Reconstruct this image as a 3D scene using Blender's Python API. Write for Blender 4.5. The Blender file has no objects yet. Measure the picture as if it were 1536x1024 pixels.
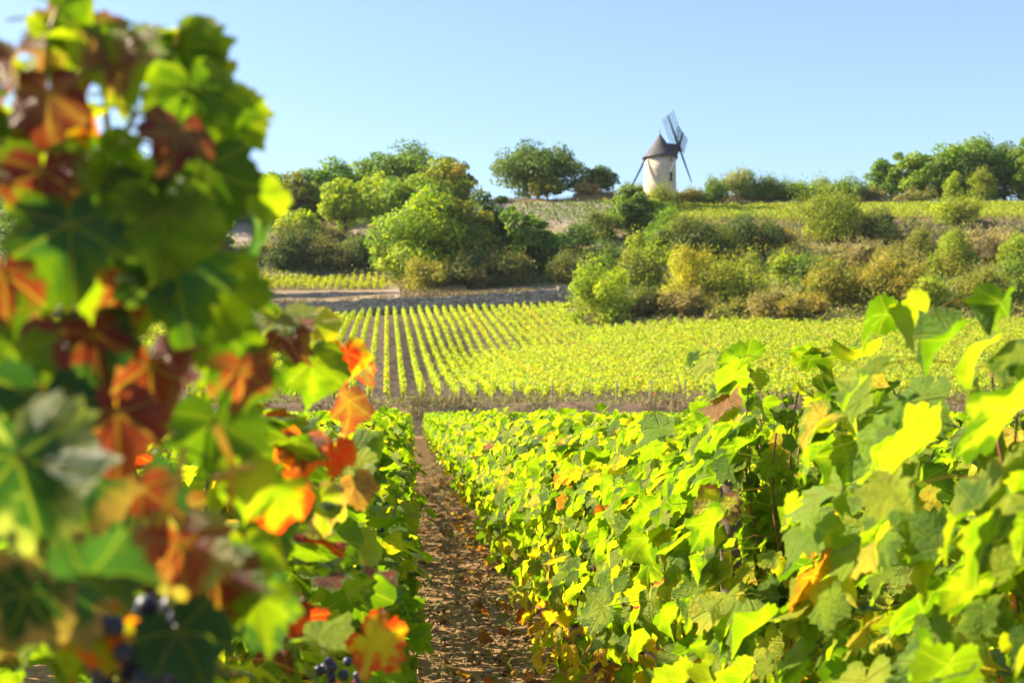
import bpy, math, random
import numpy as np
from mathutils import Vector, Matrix

# ------------------------------------------------------------------ camera, sky, sun, exposure
SC = bpy.context.scene
COL = SC.collection
ZC = 1.25                       # camera height
FP = 2133.0                     # focal length in photograph pixels (50 mm lens)
VX, VY = 618.0, 618.0           # where the vine rows and the level ground vanish in the photograph
cd = bpy.data.cameras.new("camera")
cam = bpy.data.objects.new("camera", cd); COL.objects.link(cam)
cam.location = (0, 0, ZC); cam.rotation_euler = (math.radians(90), 0, 0)
cd.lens = 50; cd.sensor_width = 36
cd.shift_x = (768 - VX) / 1536; cd.shift_y = (VY - 512) / 1536
cd.clip_start = 0.05; cd.clip_end = 5000
cd.dof.use_dof = True; cd.dof.focus_distance = 5.2; cd.dof.aperture_fstop = 6.3
SC.camera = cam

SUN_AZ, SUN_EL = math.radians(-71), math.radians(36)      # azimuth from +Y, clockwise positive
world = bpy.data.worlds.new("World"); SC.world = world; world.use_nodes = True
wn = world.node_tree; bg = wn.nodes["Background"]
sky = wn.nodes.new("ShaderNodeTexSky"); sky.sky_type = 'NISHITA'; sky.sun_disc = False
sky.sun_elevation = SUN_EL; sky.sun_rotation = SUN_AZ
sky.air_density = 1.0; sky.dust_density = 0.9; sky.ozone_density = 2.2; sky.altitude = 300
wn.links.new(sky.outputs[0], bg.inputs[0]); bg.inputs[1].default_value = 0.077
sd = bpy.data.lights.new("sun", 'SUN'); sd.energy = 5.0; sd.angle = math.radians(0.5); sd.color = (1.0, 0.85, 0.62)
sun = bpy.data.objects.new("sun", sd); COL.objects.link(sun)
sv = Vector((math.sin(SUN_AZ) * math.cos(SUN_EL), math.cos(SUN_AZ) * math.cos(SUN_EL), math.sin(SUN_EL)))
sun.rotation_euler = sv.to_track_quat('Z', 'Y').to_euler(); sun.location = sv * 50
SC.view_settings.view_transform = 'Standard'; SC.view_settings.look = 'None'
SC.view_settings.gamma = 1; SC.view_settings.exposure = 1.68
SC.cycles.use_denoising = True
SC.cycles.max_bounces = 8; SC.cycles.diffuse_bounces = 3; SC.cycles.transmission_bounces = 5; SC.cycles.glossy_bounces = 2
SC.cycles.caustics_reflective = False; SC.cycles.caustics_refractive = False
SC.cycles.sample_clamp_indirect = 6

RNG = np.random.default_rng(11)
A = np.array

# ------------------------------------------------------------------ helpers
def at(px, py, Y):
    return A([(px - VX) * Y / FP, Y, ZC + (VY - py) * Y / FP])

def tag(o, label=None, cat=None, group=None, kind=None):
    if label: o['label'] = label
    if cat: o['category'] = cat
    if group: o['group'] = group
    if kind: o['kind'] = kind
    return o

def empty(name, loc, label, cat, group=None, rz=0):
    o = bpy.data.objects.new(name, None); COL.objects.link(o)
    o.location = [float(v) for v in loc]; o.rotation_euler = (0, 0, rz); o.empty_display_size = .2
    return tag(o, label, cat, group)

class G:
    """collects vertices, faces and per-vertex colours / uv, then links ONE mesh object"""
    def __init__(s): s.V = []; s.F = []; s.n = 0; s.C = []; s.C2 = []; s.U = []
    def add(s, V, F, C=None, C2=None, U=None):
        V = np.asarray(V, float).reshape(-1, 3); k = len(V)
        fs = F if isinstance(F, list) and len(F) and isinstance(F[0], np.ndarray) and F[0].ndim == 2 else [np.asarray(F)]
        for f in fs:
            if len(f): s.F.append(np.asarray(f, np.int64) + s.n)
        s.V.append(V)
        def full(a, d):
            if a is None: a = A([1, 1, 1, 0.])
            a = np.asarray(a, float)
            if a.ndim == 1:
                if len(a) == 3: a = np.r_[a, 0.]
                a = np.tile(a, (k, 1))
            if a.shape[1] != d:
                a = np.c_[a, np.zeros((len(a), d - a.shape[1]))]
            return a
        s.C.append(full(C, 4)); s.C2.append(full(C if C2 is None else C2, 4))
        s.U.append(np.zeros((k, 2)) if U is None else np.asarray(U, float))
        s.n += k
        return s
    def mesh(s, name, mat, smooth=False):
        me = bpy.data.meshes.new(name)
        V = np.concatenate(s.V).astype(np.float32)
        me.vertices.add(len(V)); me.vertices.foreach_set('co', V.ravel())
        tot = np.concatenate([np.full(len(f), f.shape[1], np.int32) for f in s.F])
        li = np.concatenate([f.ravel() for f in s.F]).astype(np.int32)
        st = np.r_[0, np.cumsum(tot)[:-1]].astype(np.int32)
        me.loops.add(len(li)); me.loops.foreach_set('vertex_index', li)
        me.polygons.add(len(tot)); me.polygons.foreach_set('loop_start', st)
        try: me.polygons.foreach_set('loop_total', tot)
        except Exception: pass
        me.update(calc_edges=True)
        for nm, c in (('Col', s.C), ('Col2', s.C2)):
            at_ = me.attributes.new(nm, 'FLOAT_COLOR', 'POINT')
            at_.data.foreach_set('color', np.concatenate(c).astype(np.float32).ravel())
        uv = me.uv_layers.new(name='UVMap')
        uv.data.foreach_set('uv', np.concatenate(s.U).astype(np.float32)[li].ravel())
        if smooth: me.polygons.foreach_set('use_smooth', np.ones(len(tot), bool))
        me.materials.append(mat); me.validate()
        return me
    def build(s, name, mat, parent=None, smooth=False):
        o = bpy.data.objects.new(name, s.mesh(name, mat, smooth)); COL.objects.link(o)
        if parent: o.parent = parent
        return o

def norm(v):
    return v / np.maximum(np.linalg.norm(v, axis=-1, keepdims=True), 1e-9)

def hash2(ix, iy, k=0):
    h = np.sin(ix * 127.1 + iy * 311.7 + k * 74.7) * 43758.5453
    return h - np.floor(h)
def vnoise(x, y, k=0):
    ix, iy = np.floor(x), np.floor(y); fx, fy = x - ix, y - iy
    fx = fx * fx * (3 - 2 * fx); fy = fy * fy * (3 - 2 * fy)
    a, b, c, d = hash2(ix, iy, k), hash2(ix + 1, iy, k), hash2(ix, iy + 1, k), hash2(ix + 1, iy + 1, k)
    return (a * (1 - fx) + b * fx) * (1 - fy) + (c * (1 - fx) + d * fx) * fy
def fbm(x, y, o=4, k=0):
    s = 0; a = .5
    for i in range(o):
        s = s + a * (vnoise(x, y, k + i) - .5); x = x * 2.03 + 7.1; y = y * 2.03 + 3.7; a *= .5
    return s

def tube(g, pts, radii, sides=6, col=(1, 1, 1), cap=True):
    pts = np.asarray(pts, float); n = len(pts); radii = np.broadcast_to(np.asarray(radii, float), (n,))
    t = norm(np.gradient(pts, axis=0))
    ref = A([0, 0, 1.]) if abs(t[0][2]) < .9 else A([1., 0, 0])
    b = norm(np.cross(t, ref)); c = np.cross(t, b)
    ang = np.linspace(0, 2 * np.pi, sides, endpoint=False)
    V = pts[:, None] + radii[:, None, None] * (np.cos(ang)[None, :, None] * b[:, None] + np.sin(ang)[None, :, None] * c[:, None])
    i = np.arange(n - 1)[:, None] * sides; j = np.arange(sides)[None]; j2 = (j + 1) % sides
    F = np.stack([i + j, i + j2, i + j2 + sides, i + j + sides], -1).reshape(-1, 4)
    V = V.reshape(-1, 3); fs = [F]
    if cap:
        V = np.r_[V, pts[:1], pts[-1:]]
        jj = np.arange(sides); k = n * sides; e = (n - 1) * sides
        fs.append(np.r_[np.stack([np.full(sides, k), (jj + 1) % sides, jj], -1), np.stack([np.full(sides, k + 1), e + jj, e + (jj + 1) % sides], -1)])
    g.add(V, fs, col)

def box(g, c, ax, ay, az, col=(1, 1, 1)):
    """box with centre c and half-extent vectors ax, ay, az"""
    c, ax, ay, az = (np.asarray(v, float) for v in (c, ax, ay, az))
    V = [c + sx * ax + sy * ay + sz * az for sz in (-1, 1) for sy in (-1, 1) for sx in (-1, 1)]
    g.add(V, A([[0, 2, 3, 1], [4, 5, 7, 6], [0, 1, 5, 4], [2, 6, 7, 3], [0, 4, 6, 2], [1, 3, 7, 5]]), col)

def lathe(g, prof, sides, col=(1, 1, 1)):
    prof = np.asarray(prof, float); ang = np.linspace(0, 2 * np.pi, sides, endpoint=False); n = len(prof)
    V = np.stack([prof[:, :1] * np.cos(ang), prof[:, :1] * np.sin(ang), np.repeat(prof[:, 1:], sides, 1)], -1).reshape(-1, 3)
    i = np.arange(n - 1)[:, None] * sides; j = np.arange(sides)[None]; j2 = (j + 1) % sides
    g.add(V, np.stack([i + j, i + j2, i + j2 + sides, i + j + sides], -1).reshape(-1, 4), col)

# ------------------------------------------------------------------ materials
class N:
    def __init__(s, name):
        s.m = bpy.data.materials.new(name); s.m.use_nodes = True; s.t = s.m.node_tree
        s.b = s.t.nodes['Principled BSDF']; s.out = s.t.nodes['Material Output']
    def n(s, typ, **kw):
        nd = s.t.nodes.new(typ)
        for k, v in kw.items():
            if k in nd.inputs.keys(): nd.inputs[k].default_value = v
            else: setattr(nd, k, v)
        return nd
    def l(s, a, b): s.t.links.new(a, b)
    def math(s, op, a, b=None, c=None):
        nd = s.n('ShaderNodeMath', operation=op)
        for i, v in enumerate((a, b, c)):
            if v is None: continue
            if isinstance(v, (int, float)): nd.inputs[i].default_value = v
            else: s.l(v, nd.inputs[i])
        return nd.outputs[0]
    def mix(s, fac, a, b, blend='MIX'):
        nd = s.n('ShaderNodeMix', data_type='RGBA', blend_type=blend)
        for sock, v in ((nd.inputs[0], fac), (nd.inputs[6], a), (nd.inputs[7], b)):
            if isinstance(v, (int, float)): sock.default_value = v
            elif isinstance(v, tuple): sock.default_value = (*v, 1)
            else: s.l(v, sock)
        return nd.outputs[2]
    def ramp(s, fac, stops):
        nd = s.n('ShaderNodeValToRGB'); s.l(fac, nd.inputs[0]); e = nd.color_ramp.elements
        while len(e) < len(stops): e.new(.5)
        for el, (p, c) in zip(e, stops): el.position = p; el.color = (*c, 1) if len(c) == 3 else c
        return nd.outputs[0]
    def noise(s, scale, detail=4, vec=None, rough=.6):
        nd = s.n('ShaderNodeTexNoise', Scale=scale, Detail=detail, Roughness=rough)
        if vec is not None: s.l(vec, nd.inputs['Vector'])
        return nd.outputs[0]
    def bump(s, h, strength=.5, dist=.02):
        nd = s.n('ShaderNodeBump', Strength=strength, Distance=dist); s.l(h, nd.inputs['Height'])
        s.l(nd.outputs[0], s.b.inputs['Normal'])
    def obj(s): return s.n('ShaderNodeTexCoord').outputs['Object']

def leaf_material(name, detail, trans=.45, tint=(1.55, 1.5, .55), spec=.45, rough=.42):
    m = N(name)
    c1 = m.n('ShaderNodeVertexColor', layer_name='Col') if False else m.n('ShaderNodeAttribute', attribute_name='Col')
    col = c1.outputs['Color']
    if detail:
        c2 = m.n('ShaderNodeAttribute', attribute_name='Col2')
        uv = m.n('ShaderNodeUVMap', uv_map='UVMap').outputs[0]
        sep = m.n('ShaderNodeSeparateXYZ'); m.l(uv, sep.inputs[0]); x, y = sep.outputs[0], sep.outputs[1]
        off = m.n('ShaderNodeCombineXYZ'); m.l(m.math('MULTIPLY', c1.outputs['Alpha'], 91.), off.inputs[2]); m.l(x, off.inputs[0]); m.l(y, off.inputs[1])
        nz = m.noise(3.2, 4, off.outputs[0])
        # veins: five ribs fanning from the leaf stalk, with side veins
        d = None
        for a in (0, 52, -52, 105, -105):
            sa, ca = math.sin(math.radians(a)), math.cos(math.radians(a))
            al = m.math('ADD', m.math('MULTIPLY', x, sa), m.math('MULTIPLY', y, ca))
            pe = m.math('ABSOLUTE', m.math('SUBTRACT', m.math('MULTIPLY', x, ca), m.math('MULTIPLY', y, sa)))
            pe = m.math('ADD', pe, m.math('MULTIPLY', m.math('LESS_THAN', al, 0.), 2.))
            d = pe if d is None else m.math('MINIMUM', d, pe)
        vein = m.math('SUBTRACT', 1., m.n('ShaderNodeMapRange').outputs[0]) if False else None
        mr = m.n('ShaderNodeMapRange', interpolation_type='SMOOTHSTEP'); m.l(d, mr.inputs[0])
        mr.inputs[1].default_value = .008; mr.inputs[2].default_value = .034; mr.inputs[3].default_value = 1; mr.inputs[4].default_value = 0
        vein = mr.outputs[0]
        # second colour creeps in from the margin and between the ribs
        e = m.math('ADD', m.math('MULTIPLY', c2.outputs['Alpha'], .75), m.math('MULTIPLY', m.math('MINIMUM', d, .4), .9))
        e = m.math('ADD', e, m.math('MULTIPLY', m.math('SUBTRACT', nz, .5), 1.6))
        f = m.n('ShaderNodeMapRange', interpolation_type='SMOOTHSTEP'); m.l(e, f.inputs[0]); f.inputs[1].default_value = .45; f.inputs[2].default_value = .95
        col = m.mix(f.outputs[0], col, c2.outputs['Color'])
        fine = m.noise(14, 3, off.outputs[0])
        col = m.mix(.5, col, m.mix(fine, (.55, .55, .55), (1.35, 1.35, 1.35)), 'MULTIPLY')
        col = m.mix(m.math('MULTIPLY', vein, .55), col, m.mix(.5, col, (.35, .38, .10)))
        hb = m.math('ADD', m.math('MULTIPLY', vein, -.6), m.math('MULTIPLY', m.noise(9, 4, off.outputs[0]), 1.2))
        bp = m.n('ShaderNodeBump', Strength=.75, Distance=.010); m.l(hb, bp.inputs['Height'])
        m.l(bp.outputs[0], m.b.inputs['Normal'])
    if detail:
        sp = m.n('ShaderNodeMapRange'); m.l(m.noise(7.5, 3, off.outputs[0]), sp.inputs[0]); sp.inputs[1].default_value = .66; sp.inputs[2].default_value = .72
        some = m.math('GREATER_THAN', c1.outputs['Alpha'], .45)
        rim = m.n('ShaderNodeMapRange'); m.l(m.math('ADD', c2.outputs['Alpha'], m.math('MULTIPLY', nz, .5)), rim.inputs[0]); rim.inputs[1].default_value = 1.28; rim.inputs[2].default_value = 1.42
        rs = m.math('MULTIPLY', m.math('MAXIMUM', sp.outputs[0], rim.outputs[0]), m.math('MULTIPLY', some, .75))
        col = m.mix(rs, col, (.22, .13, .035))
    geo = m.n('ShaderNodeNewGeometry')
    front = col
    back = m.mix(.15, col, (.22, .27, .14))
    col2 = m.mix(geo.outputs['Backfacing'], front, back)
    m.l(m.mix(1., col2, (1.35, 1.3, 1.0), 'MULTIPLY'), m.b.inputs['Base Color'])      # colour of the reflecting face
    m.b.inputs['Roughness'].default_value = rough; m.b.inputs['Specular IOR Level'].default_value = spec
    tr = m.n('ShaderNodeBsdfTranslucent')
    m.l(m.mix(1., front, tint, 'MULTIPLY'), tr.inputs[0])
    ms = m.n('ShaderNodeMixShader'); ms.inputs[0].default_value = trans
    m.l(m.b.outputs[0], ms.inputs[1]); m.l(tr.outputs[0], ms.inputs[2]); m.l(ms.outputs[0], m.out.inputs[0])
    return m.m

LEAF = leaf_material('vine_leaf', True, .56, (1.98, 2.02, .34), .3, .30)
LEAF_FAR = leaf_material('vine_leaf_far', False, .5, (1.95, 1.95, .34), .3, .5)
TREE = leaf_material('tree_leaf', False, .42, (2.0, 2.0, .5), .2, .55)

def attr_mat(name, rough=.8, nscale=None, bump=0, spec=.2, var=.5):
    m = N(name); c = m.n('ShaderNodeAttribute', attribute_name='Col').outputs['Color']
    if nscale:
        nz = m.noise(nscale, 6, m.obj())
        c = m.mix(var, c, m.mix(nz, (.35, .35, .35), (1.65, 1.65, 1.65)), 'MULTIPLY')
        if bump: m.bump(nz, .7, bump)
    m.l(c, m.b.inputs['Base Color']); m.b.inputs['Roughness'].default_value = rough; m.b.inputs['Specular IOR Level'].default_value = spec
    return m.m

BARK = attr_mat('bark', .9, 45, .01)
CANE = attr_mat('cane', .55, 60, .002, .4, .4)
DRY = attr_mat('dry_grass', .9)
BAR = attr_mat('rough_bar', .75, 6, .01)

def soil_material():
    m = N('soil'); c = m.n('ShaderNodeAttribute', attribute_name='Col').outputs['Color']
    ob = m.obj()
    sc = m.n('ShaderNodeMapping'); m.l(ob, sc.inputs[0]); sc.inputs['Scale'].default_value = (1, .55, 1)
    n1 = m.noise(22, 8, sc.outputs[0], .7); n2 = m.noise(1.3, 5, ob); n3 = m.noise(160, 4, ob)
    vo = m.n('ShaderNodeTexVoronoi', Scale=34.); m.l(ob, vo.inputs['Vector'])
    c = m.mix(.75, c, m.ramp(n1, [(.25, (.35, .32, .3)), (.5, (.95, .93, .9)), (.75, (1.7, 1.6, 1.4))]), 'MULTIPLY')
    c = m.mix(.5, c, m.mix(n2, (.5, .5, .5), (1.5, 1.5, 1.5)), 'MULTIPLY')
    c = m.mix(.4, c, m.mix(n3, (.5, .5, .5), (1.5, 1.5, 1.5)), 'MULTIPLY')
    m.l(c, m.b.inputs['Base Color']); m.b.inputs['Roughness'].default_value = .95; m.b.inputs['Specular IOR Level'].default_value = .1
    h = m.math('ADD', m.math('MULTIPLY', n1, 1.), m.math('MULTIPLY', vo.outputs['Distance'], .5))
    m.bump(h, .8, .03)
    return m.m
SOIL = soil_material()

def rubble_material(name, base, mortar, scale, zsq=1.7, bumpd=.05, var=.38):
    m = N(name); ob = m.obj()
    sc = m.n('ShaderNodeMapping'); m.l(ob, sc.inputs[0]); sc.inputs['Scale'].default_value = (scale, scale, scale * zsq)
    v = m.n('ShaderNodeTexVoronoi', Scale=1.); m.l(sc.outputs[0], v.inputs['Vector'])
    ve = m.n('ShaderNodeTexVoronoi', Scale=1., feature='DISTANCE_TO_EDGE'); m.l(sc.outputs[0], ve.inputs['Vector'])
    hsv = m.n('ShaderNodeSeparateColor'); m.l(v.outputs['Color'], hsv.inputs[0])
    st = m.ramp(hsv.outputs[0], [(0, tuple(x * (1 - var) for x in base)), (.5, base), (1, tuple(min(1, x * (1 + var)) for x in base))])
    e = m.n('ShaderNodeMapRange'); m.l(ve.outputs['Distance'], e.inputs[0]); e.inputs[1].default_value = .03; e.inputs[2].default_value = .12
    c = m.mix(e.outputs[0], mortar, st)
    nz = m.noise(.9, 6, ob); c = m.mix(.55, c, m.mix(nz, (.5, .48, .45), (1.5, 1.5, 1.5)), 'MULTIPLY')
    m.l(c, m.b.inputs['Base Color']); m.b.inputs['Roughness'].default_value = .9
    m.bump(m.math('ADD', e.outputs[0], m.math('MULTIPLY', m.noise(12, 5, ob), .4)), .8, bumpd)
    return m.m
STONE = rubble_material('field_stone', (.30, .265, .235), (.13, .115, .10), 1.7)
TOWER = rubble_material('tower_stone', (.47, .41, .32), (.56, .49, .39), 2.2, 1.8, .02, .22)
TRIM = attr_mat('dressed_stone', .85, 5, .01)
def slate_material():
    m = N('slate'); ob = m.obj()
    br = m.n('ShaderNodeTexBrick', Scale=4.)
    sp = m.n('ShaderNodeSeparateXYZ'); m.l(ob, sp.inputs[0])
    an = m.math('ARCTAN2', sp.outputs[1], sp.outputs[0])
    cb = m.n('ShaderNodeCombineXYZ'); m.l(m.math('MULTIPLY', an, 2.), cb.inputs[0]); m.l(sp.outputs[2], cb.inputs[1]); m.l(cb.outputs[0], br.inputs['Vector'])
    br.inputs['Color1'].default_value = (.040, .040, .050, 1); br.inputs['Color2'].default_value = (.062, .06, .072, 1); br.inputs['Mortar'].default_value = (.03, .027, .03, 1)
    br.inputs['Mortar Size'].default_value = .02
    c = m.mix(.6, br.outputs['Color'], m.mix(m.noise(1.2, 5, ob), (.6, .58, .58), (1.4, 1.36, 1.36)), 'MULTIPLY')
    m.l(c, m.b.inputs['Base Color']); m.b.inputs['Roughness'].default_value = .6
    m.bump(br.outputs['Fac'], .5, -.02)
    return m.m
SLATE = slate_material()
def plain(name, col, rough=.6, spec=.3):
    m = N(name); nz = m.noise(7, 5, m.obj())
    m.l(m.mix(.4, col, m.mix(nz, (.6, .6, .6), (1.4, 1.4, 1.4)), 'MULTIPLY'), m.b.inputs['Base Color'])
    m.b.inputs['Roughness'].default_value = rough; m.b.inputs['Specular IOR Level'].default_value = spec
    return m.m
SAILWOOD = plain('sail_timber', (.010, .018, .026), .9, .05)
SHUTTER = plain('shutter', (.16, .15, .15), .7)
DARKGLASS = plain('dark_opening', (.02, .022, .028), .3, .5)
IRON = plain('iron', (.05, .05, .05), .5)
def grape_material():
    m = N('grape_skin'); nz = m.noise(60, 4, m.obj())
    m.l(m.mix(nz, (.006, .008, .03), (.06, .075, .15)), m.b.inputs['Base Color']); m.b.inputs['Roughness'].default_value = .45
    return m.m
GRAPE = grape_material()

# ------------------------------------------------------------------ terrain
# stations: distance Y -> (photo column, photo row at which the ground of that distance shows)
ST = {
 78: [(0, 602), (480, 602), (618, 604), (900, 603), (1400, 603), (1800, 603)],
 90: [(0, 572), (480, 572), (580, 574), (640, 584), (700, 586), (880, 583), (1100, 581), (1400, 570), (1800, 570)],
 110: [(0, 535), (480, 535), (580, 533), (640, 548), (700, 563), (880, 553), (1100, 538), (1400, 525), (1800, 525)],
 130: [(0, 508), (480, 508), (580, 505), (640, 518), (700, 543), (880, 527), (1000, 512), (1100, 501), (1400, 494), (1800, 494)],
 150: [(0, 490), (480, 490), (580, 485), (700, 500), (800, 501), (880, 500), (960, 494), (1100, 478), (1400, 468), (1800, 468)],
 178.2: [(0, 492), (480, 482), (580, 472), (700, 467), (845, 461), (880, 460), (960, 456), (1100, 440), (1400, 430), (1800, 430)],
 179.1: [(0, 458), (480, 455), (600, 448), (700, 443), (845, 435), (856, 448), (880, 455), (960, 454), (1100, 439), (1400, 429), (1800, 429)],
 183.6: [(0, 452), (480, 449), (600, 441), (700, 438), (845, 431), (960, 445), (1100, 434), (1400, 424), (1800, 424)],
 184.4: [(0, 440), (480, 439), (590, 437), (612, 439), (700, 437), (845, 430), (960, 444), (1100, 433), (1400, 423), (1800, 423)],
 198: [(0, 420), (480, 419), (600, 422), (700, 416), (845, 404), (960, 407), (1100, 403), (1400, 400), (1536, 395), (1800, 395)],
 210: [(0, 392), (480, 390), (600, 388), (700, 378), (800, 366), (900, 360), (1000, 362), (1200, 373), (1400, 371), (1536, 368), (1800, 368)],
 220: [(0, 370), (480, 367), (600, 356), (700, 348), (790, 337), (920, 336), (1000, 335), (1200, 333), (1400, 330), (1536, 330), (1800, 330)],
 241: [(0, 335), (480, 330), (600, 318), (700, 308), (780, 304), (920, 304), (1000, 312), (1200, 311), (1400, 309), (1536, 308), (1800, 308)],
 249: [(0, 318), (480, 312), (600, 306), (700, 300), (780, 299), (850, 299), (880, 291), (905, 291), (960, 289), (1000, 288), (1060, 291), (1200, 303), (1400, 304), (1536, 304), (1800, 304)],
 262: [(0, 316), (480, 310), (600, 306), (700, 301), (850, 299), (960, 291), (1060, 293), (1200, 304), (1800, 305)],
}
SY = A(sorted(ST)); PXS = np.arange(-900, 2700, 5.)
SZ = A([ZC + (VY - np.interp(PXS, *zip(*ST[y]))) * y / FP for y in SY])
def Hbase(X, Y):
    X = np.asarray(X, float); Y = np.asarray(Y, float)
    px = VX + FP * X / np.maximum(Y, 60); fi = np.clip((px - PXS[0]) / 5., 0, len(PXS) - 1.001)
    i = fi.astype(int); fx = fi - i
    yi = np.clip(np.searchsorted(SY, Y, side='right') - 1, 0, len(SY) - 2)
    ty = np.clip((Y - SY[yi]) / (SY[yi + 1] - SY[yi]), 0, 1)
    def row(r): return SZ[r, i] * (1 - fx) + SZ[r, np.minimum(i + 1, len(PXS) - 1)] * fx
    h = row(yi) * (1 - ty) + row(yi + 1) * ty
    # foreground field is level; a rough bank climbs to the slope field
    t = np.clip((Y - 73.2) / (77.2 - 73.2), 0, 1); t = t * t * (3 - 2 * t)
    near = np.where(Y < 78, t * SZ[0, 500], 0)
    h = np.where(Y < 78, near, h)
    return h - np.where(Y > 262, (Y - 262) * .012, 0)
def H(X, Y):
    X = np.asarray(X, float); Y = np.asarray(Y, float)
    px = VX + FP * X / np.maximum(Y, 60)
    w = np.clip((Y - 186) / 10, 0, 1) * np.clip((219 - Y) / 4, 0, 1) + np.clip((px - 870) / 60, 0, 1) * np.clip((Y - 131) / 8, 0, 1) * np.clip((219 - Y) / 4, 0, 1)
    bank = np.clip((Y - 73) / 1.5, 0, 1) * np.clip((78.4 - Y) / 1, 0, 1)
    return Hbase(X, Y) + np.clip(w, 0, 1) * 1.8 * fbm(X * .16, Y * .16, 4, 3) + bank * .55 * fbm(X * .8, Y * .8, 4, 9)
def ground_at(px, py, y0=79., y1=262.):
    """point of the terrain that shows at this photo pixel"""
    Y = np.arange(y0, y1, .4); X = (px - VX) * Y / FP
    pr = VY - (Hbase(X, Y) - ZC) * FP / Y
    k = np.argmax(pr <= py) if (pr <= py).any() else len(Y) - 1
    return A([X[k], Y[k], float(Hbase(X[k], Y[k]))])

def make_ground():
    xs = np.unique(np.round(np.r_[-1500, -900, -500, -300, np.arange(-220, -60, 5.), np.arange(-60, -4, 1.2), np.arange(-4, -1, .2), np.arange(-1, 2.2, .045), np.arange(2.2, 8, .3), np.arange(8, 110, 1.2), np.arange(110, 220, 5.), 300, 500, 900, 1500], 3))
    ys = np.unique(np.round(np.r_[-400, -100, -30, -10, -4, np.arange(-2, 2.4, .4), np.arange(2.4, 13, .045), np.arange(13, 28, .15), np.arange(28, 72, .8), np.arange(72, 79, .3), np.arange(79, 178, 1.3), 178.2, 178.6, 179.1, np.arange(180, 264, 1.), 270, 280, 300, 350, 450, 700, 1100, 2000], 3))
    X, Y = np.meshgrid(xs, ys); Z = H(X, Y)
    near = np.clip((24 - Y) / 8, 0, 1) * np.clip((Y + 2) / 2, 0, 1)
    Z = Z + near * (.05 * fbm(X * 5, Y * 3.2, 4) + .03 * fbm(X * 16, Y * 14, 3, 5) + .05 * np.exp(-((X + .38) / .25) ** 2) + .05 * np.exp(-((X - .95) / .25) ** 2))
    px = VX + FP * X / np.maximum(Y, 60)
    c = np.zeros(X.shape + (4,)); 
    def paint(mask, col):
        m_ = np.clip(mask, 0, 1)[..., None]; c[..., :3] = c[..., :3] * (1 - m_) + A(col) * m_
    n = fbm(X * .25, Y * .25, 4, 21)
    c[..., :3] = A([.30, .185, .09])                                        # reddish brown vineyard soil
    sl = ((Y > 77.5) & (Y < 178.4)).astype(float); paint(sl, (.165, .125, .095))
    paint(((Y > 72.8) & (Y < 79)) * (.9 + 1.2 * n), (.15, .11, .075))           # dry grass on the bank
    paint(((Y > 178.4) & (Y < 187)).astype(float), (.27, .215, .14))
    paint((Y > 187) * (Y < 221) * 1., (.13, .115, .075))
    paint(np.clip((px - 862) / 20, 0, 1) * np.clip((Y - 140 + 8 * np.clip((px - 880) / 200, 0, 1)) / 4, 0, 1) * (Y < 221), (.13, .115, .075))
    paint((Y > 140) * (Y < 221) * np.clip(n * 5 - .1, 0, 1) * ((px > 870) | (Y > 186)), (.27, .22, .14))
    paint(((Y > 206) & (Y < 222) & (px > 740) & (px < 930)).astype(float), (.36, .28, .22))
    paint(((Y > 219) & (Y < 242)).astype(float) * .8, (.24, .17, .11)); paint(((Y > 219) & (Y < 242) & (px < 960)) * .9, (.30, .25, .22))
    paint((Y > 241) * 1., (.27, .21, .13))
    paint(np.exp(-((px - 890) / 30) ** 2) * (Y > 243), (.42, .32, .20))
    # the dirt track climbing from the wall to the terrace
    tr = np.exp(-((px - (600 + (Y - 183) * -.6)) / 14) ** 2) * ((Y > 179) & (Y < 197)); paint(tr * 1.5, (.38, .31, .25))
    c[..., 3] = 0
    g = G(); ny, nx = X.shape
    i = np.arange(ny - 1)[:, None] * nx + np.arange(nx - 1)[None]
    F = np.stack([i, i + 1, i + 1 + nx, i + nx], -1).reshape(-1, 4)
    g.add(np.stack([X, Y, Z], -1).reshape(-1, 3), F, c.reshape(-1, 4))
    o = g.build('ground', SOIL, smooth=True); tag(o, 'brown vineyard soil and grassy hillside rising to the ridge', 'ground', kind='structure')
make_ground()

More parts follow.
